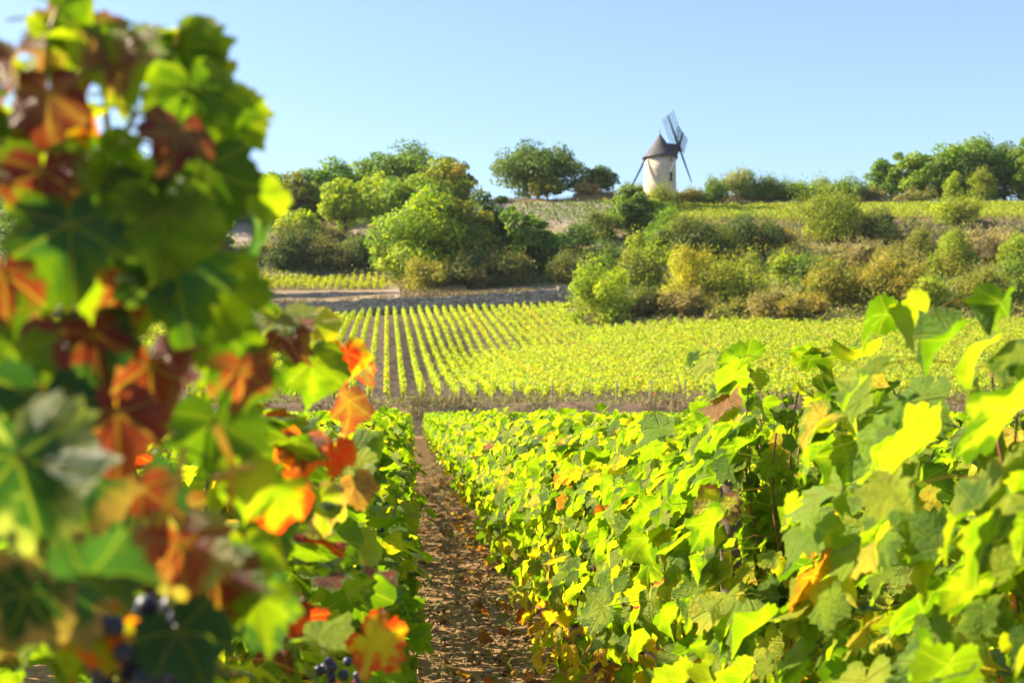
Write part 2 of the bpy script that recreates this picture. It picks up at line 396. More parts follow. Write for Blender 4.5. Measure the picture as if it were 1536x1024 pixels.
# ------------------------------------------------------------------ grape leaves
def leaf_outline(n, teeth):
    th = np.linspace(0, 2 * np.pi, n, endpoint=False); d = np.degrees(np.minimum(th, 2 * np.pi - th))
    r = np.interp(d, [0, 14, 30, 46, 58, 72, 90, 106, 125, 145, 163, 174, 180], [1.06, .95, .77, .85, .92, .82, .70, .72, .68, .57, .46, .26, .06])
    r = r * (1 + teeth * np.where(np.arange(n) % 2 == 0, 1, -1) * (d < 160))
    return th, r
def leaf_template(lod, rng):
    if lod == 0: n, rings, teeth = 44, (.5, 1.), .045
    elif lod == 1: n, rings, teeth = 18, (1.,), .03
    if lod < 2:
        th, r = leaf_outline(n, teeth)
        if lod == 1: r = np.interp(th, th, r)
        r = r * (1 + .05 * rng.standard_normal(n))
        x, y, e = [0.], [0.], [0.]
        for q in rings:
            x += list(np.sin(th) * r * q); y += list(np.cos(th) * r * q); e += [q] * n
        x, y, e = A(x), A(y), A(e); j = np.arange(n); j2 = (j + 1) % n
        F = [np.stack([np.zeros(n, int), 1 + j2, 1 + j], -1)]
        for k in range(len(rings) - 1): F.append(np.stack([1 + k * n + j, 1 + k * n + j2, 1 + (k + 1) * n + j2, 1 + (k + 1) * n + j], -1))
    else:
        x = A([0, .75, .62, 0, -.62, -.75]) * (1 + .1 * rng.standard_normal(6)); y = A([-.1, -.15, .55, 1, .55, -.15]); e = A([.2, 1, 1, 1, 1, 1.])
        x[0] = x[3] = 0
        F = [A([[0, 1, 2, 3], [0, 3, 4, 5]])]
    rr = np.hypot(x, y); th = np.arctan2(x, y)
    fold = rng.choice([rng.uniform(-.1, .35), rng.uniform(.35, .8)], p=[.7, .3]); droop = rng.uniform(-.05, .38); ph = rng.uniform(0, 6.3, 3)
    z = fold * np.abs(x) - droop * rr ** 2 * (.4 + .6 * np.clip(y, -1, 1)) + rr ** 2 * (.13 * np.sin(3 * th + ph[0]) + .12 * np.sin(5 * th + ph[1])) + .05 * np.sin(7 * x + ph[2]) * rr
    z -= rng.uniform(-.2, .7) * np.clip(rr - .6, 0, 1) ** 2 * 1.6
    tw = rng.uniform(-.6, .6) * y; x, z = x * np.cos(tw) - z * np.sin(tw), x * np.sin(tw) + z * np.cos(tw)
    if rng.random() < .3: z += rng.uniform(-.5, .6) * x * rr     # curled to one side
    return np.stack([x, y, z], -1), F, e
TRNG = np.random.default_rng(5)
TEMPL = [[leaf_template(l, TRNG) for _ in range((14, 8, 6)[l])] for l in range(3)]

def put_leaves(g, lod, P, Nn, T, S, C1, C2, rng):
    L = len(P); Nn = norm(Nn); T = T - Nn * (T * Nn).sum(1, keepdims=True); T = norm(T); B = np.cross(T, Nn)
    which = rng.integers(0, len(TEMPL[lod]), L); sd_ = rng.random(L)
    for k, (tv, tf, te) in enumerate(TEMPL[lod]):
        ix = np.where(which == k)[0]
        if not len(ix): continue
        s_ = S[ix][:, None, None]
        V = P[ix][:, None] + s_ * (tv[None, :, :1] * B[ix][:, None] + (tv[None, :, 1:2]) * T[ix][:, None] + tv[None, :, 2:] * Nn[ix][:, None])
        n = len(tv); off = np.arange(len(ix))[:, None, None] * n
        F = [(f[None] + off).reshape(-1, f.shape[1]) for f in tf]
        c1 = np.repeat(np.c_[C1[ix], sd_[ix]], n, 0); c2 = np.c_[np.repeat(C2[ix], n, 0), np.tile(te, len(ix))]
        g.add(V.reshape(-1, 3), F, c1, c2, np.tile(tv[:, :2], (len(ix), 1)))

GREEN = A([[.070, .14, .008], [.10, .18, .010], [.135, .22, .011], [.052, .112, .010], [.17, .255, .011]])
LIME = A([[.22, .275, .02], [.26, .30, .022], [.19, .255, .018]])
YELL = A([[.50, .39, .025], [.54, .37, .03], [.40, .37, .025]])
LEMON = A([[.38, .36, .02], [.42, .37, .022], [.33, .35, .02]])
RUST = A([[.45, .15, .025], [.30, .10, .03], [.38, .05, .02]])
BROWN = A([[.20, .095, .04], [.15, .065, .03], [.26, .14, .06]])
RED = A([[.50, .035, .015], [.40, .02, .012], [.55, .12, .015]])
MAUVE = A([[.15, .06, .06], [.18, .09, .075], [.13, .06, .05]])
PURP = A([[.13, .025, .030], [.17, .04, .04], [.10, .02, .028]])
TEAL = A([[.025, .075, .042], [.032, .09, .045], [.022, .065, .028]])
PALE = A([[.26, .25, .13], [.26, .18, .12], [.22, .26, .14]])
def pick(rng, pal, n):
    return pal[rng.integers(0, len(pal), n)] * rng.uniform(.8, 1.22, (n, 1))
def mixpal(rng, n, weights):
    """weights: list of (palette, palette of the margin, weight)"""
    w = A([x[2] for x in weights], float); w /= w.sum()
    k = rng.choice(len(weights), n, p=w); C1 = np.zeros((n, 3)); C2 = np.zeros((n, 3))
    for i, (a, b, _) in enumerate(weights):
        ix = k == i; C1[ix] = pick(rng, a, ix.sum()); C2[ix] = pick(rng, b, ix.sum())
    return C1, C2
def vine_colours(rng, z, top, mood):
    """colours by height of the leaf on the plant: lime at the top, yellow and rust towards the ground"""
    n = len(z); C1, C2 = mixpal(rng, n, [(GREEN, GREEN, 6), (GREEN, LIME, 3), (LIME, GREEN, 2.2), (LIME, LIME, 2), (LIME, YELL, .6)])
    r = z / top; low = np.clip((.55 - r) / .45, 0, 1)
    p = rng.random(n)
    y = p < (.05 + .46 * low) * mood; c1, c2 = mixpal(rng, n, [(YELL, YELL, 4), (YELL, LIME, 2), (LIME, YELL, 1.5), (YELL, RUST, 1.4)])
    C1[y] = c1[y]; C2[y] = c2[y]
    p = rng.random(n); y = p < (.008 + .13 * low) * mood; c1, c2 = mixpal(rng, n, [(RUST, BROWN, 1), (BROWN, BROWN, 1.2), (YELL, BROWN, 1)])
    C1[y] = c1[y]; C2[y] = c2[y]
    return C1, C2

def hedge_leaves(g, lod, n, rng, top, half=.27, length=1.15, size=(.045, .075), mood=1., bottom=.28, colours=None, dome=.0):
    """leaves of one vine trained along Y: a clipped wall of leaves, densest on its faces"""
    z = bottom + (top - bottom) * rng.beta(1.5, 1.15, n)
    y = rng.uniform(-length / 2, length / 2, n)
    z = bottom + (z - bottom) * (1 - dome * (2 * y / length) ** 2)
    w = half * (1.0 - .45 * ((z - bottom) / (top - bottom)) ** 3) * np.clip((z - bottom + .12) / .25, .35, 1)
    u = np.sign(rng.uniform(-1, 1, n)) * rng.beta(2.6, 1.0, n); x = w * u + rng.normal(0, .03, n)
    bulge = .8 + .55 * vnoise(y * 2.6 + rng.uniform(0, 50) + 0 * z, z * 2.6 + np.sign(u) * 9)
    x = x * bulge
    z = z + .10 * fbm(y * 4 + 3, x * 3, 2, 4) * (z / top)
    P = np.stack([x, y, z], -1)
    up = np.clip((z - .55 * top) / (.45 * top), 0, 1)
    Nn = np.stack([np.sign(u) * rng.uniform(.35, 1.1, n) * (1 - .45 * up), rng.normal(0, .38, n), rng.uniform(.0, .55, n) + .65 * up], -1)
    Nn += rng.normal(0, .26, (n, 3)) + np.where(rng.random((n, 1)) < .5, A([[-.30, .75, .40]]), A([[-.55, -.15, .38]]))
    T = np.stack([np.sign(u) * rng.uniform(.1, .5, n), rng.normal(0, .45, n), -rng.uniform(.35, 1.1, n) + .35 * up], -1)
    S = rng.uniform(*size, n) * np.where(rng.random(n) < .2, .65, 1)
    C1, C2 = vine_colours(rng, z, top, mood) if colours is None else colours(rng, P)
    put_leaves(g, lod, P, Nn, T, S, C1, C2, rng)
    return P, Nn, T, S

def cane_curve(rng, top, y0, lean=.12):
    n = 9; t = np.linspace(0, 1, n)
    sx, sy = rng.normal(0, lean), rng.normal(0, lean * 1.3)
    ph = rng.uniform(0, 6, 2)
    return np.stack([sx * t + .02 * np.sin(t * 7 + ph[0]), y0 + sy * t + .025 * np.sin(t * 6 + ph[1]), .42 + (top - .42) * t], -1)
def trunk_pts(rng):
    t = np.linspace(0, 1, 9); ph = rng.uniform(0, 6, 2)
    return np.stack([.05 * np.sin(t * 4 + ph[0]) * t, .07 * np.sin(t * 3.4 + ph[1]) * t, -.06 + .56 * t], -1)
BARKC = (.085, .06, .048)
def trunk_mesh(g, rng, sides=8):
    p = trunk_pts(rng); tube(g, p, .038 * (1 + .35 * rng.random(9)) * np.linspace(1.2, .9, 9), sides, BARKC)
    for s in (-1, 1):                                                   # two low arms along the wire
        t = np.linspace(0, 1, 6)[:, None]
        q = p[-1] + t * A([rng.normal(0, .03), s * .42, rng.uniform(-.02, .07)]) + A([0, 0, .04]) * np.sin(t * 4)
        tube(g, q, np.linspace(.026, .012, 6), 6, BARKC)
def shoot_mesh(g, rng, top, y0, lean=.055):
    p = cane_curve(rng, top, y0, lean); tube(g, p, np.linspace(.0048, .002, len(p)), 5, (.20, .075, .035) if rng.random() < .6 else (.26, .17, .05))
    return p
def petioles(g, rng, P, Nn, T, S, k):
    for i in rng.choice(len(P), min(k, len(P)), replace=False):
        e = P[i] - norm(T[i]) * S[i] * rng.uniform(.5, .9) - norm(Nn[i]) * S[i] * .35; e[0] *= .6
        m_ = (P[i] + e) / 2 + A([0, 0, .01]); tube(g, [e, m_, P[i]], [.0012, .001, .0009], 4, (.16, .06, .03) if rng.random() < .5 else (.15, .17, .03), cap=False)
def bunch_mesh(rng, n=46, r=.0085, length=.13):
    g = G(); ang = np.linspace(0, 2 * np.pi, 9)[:-1]; lat = np.linspace(-np.pi / 2, np.pi / 2, 6)
    prof = np.stack([np.cos(lat), np.sin(lat)], -1)
    for i in range(n):
        t = rng.random() ** .8; rad = .036 * (1 - .75 * t) + .004; a = rng.uniform(0, 6.283)
        q = G(); lathe(q, prof * r * rng.uniform(.85, 1.1), 8)
        g.add(q.V[0] + A([rad * math.cos(a), rad * math.sin(a), -t * length]), q.F[0])
    return g

# hand-made bodies by type, shared by the copies further along the rows
def make_far_variants(lod, k, n, size, seed):
    out = []
    for i in range(k):
        rng = np.random.default_rng(seed + i); g = G()
        hedge_leaves(g, lod, n, rng, rng.uniform(1.14, 1.24), .29, 1.15, size, rng.uniform(.6, 1.3), .2)
        out.append(g.mesh('leaves', LEAF if lod < 2 else LEAF_FAR))
    return out
def make_trunk_variants(k):
    out = []
    for i in range(k):
        g = G(); trunk_mesh(g, np.random.default_rng(300 + i), 6); out.append(g.mesh('trunk', BARK, True))
    return out
MID = make_far_variants(1, 7, 320, (.048, .078), 40)
FAR = make_far_variants(2, 6, 230, (.055, .085), 60)
TRUNKS = make_trunk_variants(4)

def link(name, me, parent=None):
    o = bpy.data.objects.new(name, me); COL.objects.link(o)
    if parent: o.parent = parent
    return o

def near_vine(X, Y, seed, top, label, group, mood=1., n=430, extra_shoots=6, colours=None, half=.31, bunches=(), size=(.050, .084), bottom=.14, length=1.2, lod=0, dome=.0, extra=()):
    rng = np.random.default_rng(seed)
    root = empty('grape_vine', (X, Y, 0), label, 'grape vine', group)
    g = G(); P, Nn, T, S = hedge_leaves(g, lod, n, rng, top, half, length, size, mood, bottom, colours=colours, dome=dome)
    sh = []
    for i in range(extra_shoots):
        sg = G(); p = shoot_mesh(sg, rng, top + rng.uniform(-.26, -.05), rng.uniform(-.38, .38) * (1 if dome == 0 else .5))
        sg.build('shoot', CANE, root, True); sh.append(p)
        tq = np.linspace(3, len(p) - 1, 17); q = np.stack([np.interp(tq, np.arange(len(p)), p[:, j]) for j in range(3)], -1); m = len(q); a = rng.uniform(0, 6.28, m); nn = np.stack([np.cos(a), np.sin(a), rng.uniform(.1, .8, m)], -1)
        tt = np.stack([np.cos(a), np.sin(a), rng.uniform(-.9, .2, m)], -1)
        zz = q[:, 2]; c1, c2 = vine_colours(rng, zz, top, .3) if colours is None else colours(rng, q)
        put_leaves(g, lod, q + nn * .03, nn, tt, rng.uniform(size[0] * .6, size[1] * .9, m) * np.linspace(1.15, .5, m), c1, c2, rng)
    for px, py, Yp, s_, a, b, nv, tv in extra:                           # leaves one can tell apart
        tv = A([tv[0], -.15, tv[1]]); tv = tv / np.linalg.norm(tv)
        put_leaves(g, 0, A([at(px, py, Yp) - A([X, Y, 0]) - tv * s_ * .4]), A([nv], float), A([tv]), A([s_]), pick(rng, a, 1), pick(rng, b, 1), rng)
    petioles(g, rng, P, Nn, T, S, 90); g.build('leaves', LEAF, root, True)
    tg = G(); trunk_mesh(tg, rng, 10); tg.build('trunk', BARK, root, True)
    for b in bunches:
        bo = bunch_mesh(rng).build('grape_bunch', GRAPE, root, True); bo.location = b
    return root

# ------------------------------------------------------------------ the two rows beside the path
LX, RX, DX = -.38, .88, 1.3
GL, GR = 'vines in the row left of the path', 'vines in the row right of the path'

def hero_colours(rng, P):
    """nearest plant: turning leaves, red and purple low and left, lime on the shoot tips"""
    n = len(P); z = P[:, 2]
    C1, C2 = mixpal(rng, n, [(GREEN, GREEN, 4), (GREEN, PURP, 1.6), (TEAL, PALE, 1.2), (PURP, GREEN, 1.6), (MAUVE, PURP, .7), (LIME, RED, .4), (LIME, LIME, 2.2), (GREEN, LIME, 2), (RED, RUST, .25), (RUST, GREEN, .2), (MAUVE, GREEN, 1.2), (PURP, TEAL, 1.2), (TEAL, TEAL, 1.2)])
    return C1, C2
def mixed_colours(rng, P):
    n = len(P); return mixpal(rng, n, [(GREEN, GREEN, 4), (LIME, GREEN, 3), (YELL, YELL, 1.6), (YELL, LIME, 1), (GREEN, PURP, .5), (RUST, BROWN, .6), (RED, RUST, .35)])

def hero_vine():
    rng = np.random.default_rng(77); Y0 = 1.12
    root = empty('grape_vine', (LX, Y0, 0), 'closest grape vine with red, purple and green leaves filling the left edge', 'grape vine', GL)
    o = A([LX, Y0, 0]); g = G()
    hedge_leaves(g, 0, 660, rng, 1.21, .18, .72, (.026, .044), 1, .2, hero_colours)
    # big leaves that can be told apart: photo column, row, distance, size, colours, tilt
    big = [
     # (px, py, Y, size, C1, C2, (nx,ny,nz), (tx,tz))
     (60, 800, .84, .105, TEAL, PALE, (.3, -1, .25), (.35, -1)), (40, 690, .90, .085, TEAL, TEAL, (.2, -1, .1), (-.2, -1)),
     (10, 960, .86, .07, TEAL, PALE, (.4, -1, .3), (-.4, -1)), (180, 690, .93, .070, PURP, PURP, (.3, -1, .2), (.1, -1)),
     (150, 560, .96, .062, PURP, TEAL, (.1, -1, .3), (.2, -1)), (280, 890, .95, .075, PURP, PALE, (.2, -1, .1), (.15, -1)),
     (365, 610, 1.02, .062, PURP, GREEN, (.4, -1, .2), (.1, -1)), (110, 420, .93, .085, TEAL, GREEN, (.2, -1, .5), (.1, -1)),
     (250, 400, .96, .085, GREEN, GREEN, (.3, -1, .4), (.1, -1)), (320, 330, 1.0, .085, GREEN, GREEN, (.4, -1, .5), (.25, -1)),
     (280, 480, .97, .09, TEAL, GREEN, (.2, -1, .5), (.25, -.9)), (330, 500, 1.02, .08, GREEN, GREEN, (.5, -1, .3), (.2, -1)),
     (60, 330, .95, .075, PURP, GREEN, (.1, -1, .4), (0, -1)), (300, 200, 1.02, .078, GREEN, GREEN, (.3, -1, .3), (.2, -1)),
     (255, 250, .98, .058, MAUVE, PURP, (.4, -1, .7), (-.2, -1)), (180, 150, 1.0, .070, MAUVE, GREEN, (.2, -1, .4), (.1, -1)),
     (110, 130, 1.0, .080, GREEN, MAUVE, (.1, -1, .4), (-.1, -1)), (70, 200, .95, .062, MAUVE, PURP, (-.2, -1, .1), (0, -1)),
     (30, 130, .96, .055, PURP, PALE, (-.3, -.8, .8), (.2, -1)), (385, 200, 1.06, .058, GREEN, LIME, (.5, -1, .2), (.6, -.6)),
     (300, 120, 1.05, .070, GREEN, GREEN, (.1, -1, .4), (.4, -.8)), (340, 130, 1.05, .045, GREEN, LIME, (.5, -1, .3), (.8, -.5)),
     (405, 330, 1.08, .050, GREEN, LIME, (.8, -1, .5), (.4, -.9)), (392, 400, 1.10, .080, TEAL, TEAL, (1, -.12, .1), (.12, -1)),
     (380, 760, 1.06, .055, LIME, GREEN, (.3, -1, .2), (.2, -1)), (420, 790, 1.1, .06, GREEN, RED, (.5, -1, .1), (.1, -1)),
     (330, 560, 1.06, .07, GREEN, GREEN, (.3, -1, .2), (0, -1)), (230, 620, 1.05, .08, PURP, MAUVE, (.1, -1, .2), (.1, -1)),
     (330, 700, 1.08, .08, GREEN, GREEN, (.2, -1, .3), (.1, -1)), (300, 1010, .92, .07, TEAL, TEAL, (.2, -1, .8), (.4, -.7)),
     (10, 480, .95, .07, PURP, GREEN, (.2, -1, .2), (.1, -1)), (150, 300, 1.0, .075, GREEN, GREEN, (.1, -1, .3), (.1, -1)),
     (20, 250, .98, .06, GREEN, MAUVE, (.1, -1, .3), (.1, -1)), (200, 340, .98, .06, GREEN, TEAL, (.3, -1, .6), (-.2, -1)),
     (130, 790, .95, .08, TEAL, PALE, (.2, -1, .2), (.2, -1)), (215, 800, .98, .07, PURP, TEAL, (.3, -1, .2), (.1, -1)), (120, 940, .93, .08, TEAL, PALE, (.2, -1, .3), (.3, -1)),
     (330, 930, 1.0, .07, PURP, GREEN, (.3, -1, .2), (.1, -1)), (400, 960, 1.08, .07, GREEN, TEAL, (.4, -1, .2), (.2, -1)), (20, 600, .92, .075, GREEN, PURP, (.2, -1, .2), (0, -1)), (200, 500, .98, .07, PURP, GREEN, (.2, -1, .3), (.1, -1)),
     (90, 560, 1.0, .07, MAUVE, GREEN, (.1, -1, .2), (.1, -1)), (380, 880, 1.05, .06, GREEN, LIME, (.3, -1, .2), (.2, -1)),
    ]
    P, Nn, T, S, C1, C2 = [], [], [], [], [], []
    for px, py, Y, s, a, b, n, t in big:
        tv = A([t[0], -.15, t[1]]); tv = tv / np.linalg.norm(tv); s0 = s * .60
        P.append(at(px, py, Y) - o - tv * s * .45); Nn.append(n); T.append(tv); S.append(s * .60); C1.append(pick(rng, a, 1)[0]); C2.append(pick(rng, b, 1)[0])
    put_leaves(g, 0, A(P), A(Nn, float), A(T), A(S), A(C1), A(C2), rng)
    P, T, Nn, S = A(P), A(T), A(Nn, float), A(S)
    # shoots that stand out of the top, with small lime leaves
    for px, top_py, base_px, Y in ((278, 45, 262, 1.06), (95, 15, 100, 1.0), (190, 75, 180, 1.05), (15, 95, 30, 1.0), (330, 90, 300, 1.08)):
        a, b = at(base_px, 520, Y) - o, at(px, top_py, Y) - o; t = np.linspace(0, 1, 10)[:, None]
        p = a + (b - a) * t + A([.012, .01, 0]) * np.sin(t * 6); sg = G(); tube(sg, p, np.linspace(.0045, .002, 10), 6, (.30, .22, .06)); sg.build('shoot', CANE, root, True)
        q = p[5:]; m = len(q); an = rng.uniform(0, 6.28, m); nn = np.stack([.5 * np.cos(an), -.6 + .5 * np.sin(an), np.full(m, .7)], -1)
        tt = np.stack([np.cos(an), .6 * np.sin(an), rng.uniform(-.4, .5, m)], -1)
        c1, c2 = mixpal(rng, m, [(LIME, GREEN, 2), (GREEN, LIME, 2), (LIME, RED, .7)])
        put_leaves(g, 0, q, nn, tt, rng.uniform(.022, .042, m) * np.linspace(1.2, .7, m), c1, c2, rng)
    sg = g; petioles(sg, rng, P, Nn, T, S, 60)
    for (x0, y0, x1, y1) in ((235, 790, 275, 670), (325, 640, 345, 770), (320, 720, 380, 700), (190, 960, 250, 940)):
        a, b = at(x0, y0, .94) - o, at(x1, y1, .96) - o; tube(sg, [a, (a + b) / 2 + A([.006, 0, .004]), b], [.003, .0026, .0022], 6, (.42, .26, .07))
    g.build('leaves', LEAF, root, True)
    tg = G(); trunk_mesh(tg, rng, 10); tg.build('trunk', BARK, root, True)
    for px, py, Y, n in ((205, 895, .99, 70), (255, 905, 1.03, 50)):
        bo = bunch_mesh(rng, n, .0085, .10).build('grape_bunch', GRAPE, root, True); bo.location = [float(v) for v in at(px, py, Y) - o]
hero_vine()

def second_colours(rng, P):
    n = len(P); return mixpal(rng, n, [(GREEN, GREEN, 3), (RED, PURP, .6), (MAUVE, BROWN, .45), (LIME, LIME, 2), (PURP, GREEN, 1.1), (TEAL, GREEN, 1), (YELL, RED, .5), (LIME, GREEN, 1.5)])
near_vine(LX + .03, 1.86, 101, 1.33, 'grape vine with orange and red leaves just beyond the closest vine', GL, n=330, size=(.036, .060), colours=second_colours, extra_shoots=5, bunches=((.24, .3, .9),), half=.27,
          extra=[(522, 545, 1.8, .038, RED, YELL, (.4, -1, .5), (.2, -1)), (545, 560, 1.85, .035, PALE, RUST, (.7, -.6, .6), (.4, -.8)), (430, 520, 1.7, .050, PURP, BROWN, (.1, -.7, 1), (.3, -.5)), (470, 570, 1.72, .055, GREEN, GREEN, (.3, -1, .3), (.1, -1)),
                 (525, 620, 1.8, .042, BROWN, PURP, (.9, -.7, .2), (.1, -1)), (505, 690, 1.75, .034, RED, RED, (.3, -1, .2), (.1, -1)), (450, 690, 1.7, .042, PURP, RED, (.2, -1, .2), (-.1, -1)), (440, 490, 1.75, .04, LIME, LIME, (.2, -.8, .8), (.3, -.6)),
                 (480, 500, 1.8, .042, LIME, YELL, (.4, -.8, .8), (.4, -.6)), (400, 500, 1.7, .045, LIME, GREEN, (.1, -.8, .8), (-.3, -.6)), (540, 740, 1.9, .036, MAUVE, BROWN, (.5, -1, .1), (.3, -.6)), (480, 770, 1.8, .05, LIME, PALE, (.4, -1, .4), (.1, -1))])
near_vine(LX, 2.95, 102, 1.17, 'third grape vine along the left row, green with yellow lower leaves', GL, 2.2, n=440, bunches=((.27, .1, .93),))
near_vine(LX, 3.95, 103, 1.18, 'fourth grape vine along the left row, with a cluster of yellow leaves near the path', GL, 2.6, n=440, bunches=((.27, -.2, .98),))
near_vine(LX, 4.95, 104, 1.17, 'fifth grape vine along the left row, dark bunch of grapes hanging on its path side', GL, 1.2, n=420, bunches=((.26, .1, 1.0),))
near_vine(LX, 5.95, 105, 1.2, 'sixth grape vine along the left row, lime green on top', GL, 1., n=400)

near_vine(RX + .02, 1.25, 201, 1.25, 'grape vine cut off by the lower right corner, with large lime leaves', GR, .9, n=280)
near_vine(RX + .05, 2.03, 202, 1.50, 'tallest grape vine at the right edge, its shoots reaching above the far field', GR, 1.1, n=330, extra_shoots=9, dome=.26, half=.29, length=.9)
near_vine(RX, 3.50, 203, 1.41, 'tall grape vine with a bushy crown left of the one at the right edge', GR, 1.1, n=360, extra_shoots=9, dome=.30, half=.29, length=1.15)
near_vine(RX, 2.78, 208, 1.06, 'low gap filling grape vine between the two tall ones on the right', GR, 1.6, n=150, extra_shoots=3, length=.8)
near_vine(RX, 4.5, 204, 1.20, 'grape vine with yellow and brown lower leaves beside a dark stake', GR, 2.0, n=300, size=(.046, .076))
near_vine(RX, 5.5, 205, 1.19, 'fifth grape vine along the right row, one red leaf in its side', GR, 1.7, n=320, size=(.044, .074), extra=[(908, 775, 4.75, .05, RED, RUST, (-.3, -1, .4), (.1, -1))])
near_vine(RX, 6.5, 206, 1.2, 'sixth grape vine along the right row, yellow leaves hanging low', GR, 1.9, n=320, size=(.044, .072))
near_vine(RX, 7.5, 207, 1.18, 'seventh grape vine along the right row, thin brown cane showing', GR, 1.4, n=340, size=(.042, .070))

def row_vine(X, Y, i, label, group):
    mid = Y < 24
    root = empty('grape_vine', (X + .03 * math.sin(i * 2.7), Y, 0), label, 'grape vine', group)
    s = .97 + .06 * hash2(A(i * 1.), A(X), 3); root.scale = (1, 1, float(s))
    link('leaves', (MID[(i * 5 + int(X * 7)) % len(MID)] if mid else FAR[(i * 5 + int(X * 7)) % len(FAR)]), root)
    if mid: link('trunk', TRUNKS[i % 4], root)
i = 0; count = 14
for Y in np.arange(6.95, 69.5, 1.0):
    row_vine(LX, float(Y), i, 'green grape vine further along the clipped left row beside the path', GL); i += 1; count += 1
for Y in np.arange(8.5, 69.5, 1.0):
    row_vine(RX, float(Y), i, 'lime and yellow grape vine further along the sunlit right row', GR); i += 1; count += 1
# next rows to the right: as many single vines as show largest
cand = []
for r in range(1, 24):
    X = RX + DX * r
    for Y in np.arange(3.2 + .37 * (r % 3), 69.5, 1.0):
        if VX + FP * (X - .5) / Y < 1560: cand.append((float(Y), X, r))
cand.sort(); single, rest = cand[:300 - count], cand[300 - count:]
for Y, X, r in single:
    row_vine(X, Y, i, 'grape vine whose leafy top shows in the rows behind the one along the path', 'vines in the rows behind the right row'); i += 1
def bulk():
    rng = np.random.default_rng(900); g = G(); P, Nn, T, S, C1, C2 = ([] for _ in range(6))
    more = [(float(Y), LX - DX * r, r) for r in (1, 2, 3) for Y in np.arange(5., 69.5, 1.0)]
    for Y, X, r in rest + more:
        n = 70; top = rng.uniform(1.14, 1.24)
        z = top * (.35 + .65 * rng.beta(2.2, 1., n)); u = rng.choice([-1, 1], n) * rng.beta(2.2, 1, n)
        p = np.stack([X + .27 * u, Y + rng.uniform(-.58, .58, n), z], -1)
        P.append(p); Nn.append(np.stack([np.sign(u) * .6, rng.normal(0, .4, n), rng.uniform(.2, 1, n)], -1)); T.append(np.stack([np.sign(u) * .4, rng.normal(0, .5, n), -rng.uniform(.2, 1, n)], -1))
        S.append(rng.uniform(.075, .115, n)); a, b = vine_colours(rng, z, top, .8); C1.append(a); C2.append(b)
    put_leaves(g, 2, *(np.concatenate(v) for v in (P, Nn, T, S, C1, C2)), rng)
    tag(g.build('vineyard_vines', LEAF_FAR), 'mass of clipped green vines filling the rest of the level field', 'vineyard', kind='stuff')
bulk()

# stakes of the trellis
def stake(px_x, Y, h, label, group='wooden stakes in the vine rows'):
    g = G(); rng = np.random.default_rng(int(Y * 10)); t = np.linspace(0, 1, 6)
    tube(g, np.stack([.01 * np.sin(t * 3), .008 * np.cos(t * 4), -.2 + (h + .2) * t], -1), .03 * (1 + .1 * rng.random(6)), 8, (.12, .095, .075))
    o = g.build('vine_stake', BARK, None, True); o.location = (px_x, Y, 0)
    tag(o, label, 'stake', group)
stake(RX + .02, 4.05, 1.12, 'dark wooden stake showing between the leaves of the right row')
stake(RX, 9.05, 1.1, 'thin wooden stake further along the right row')

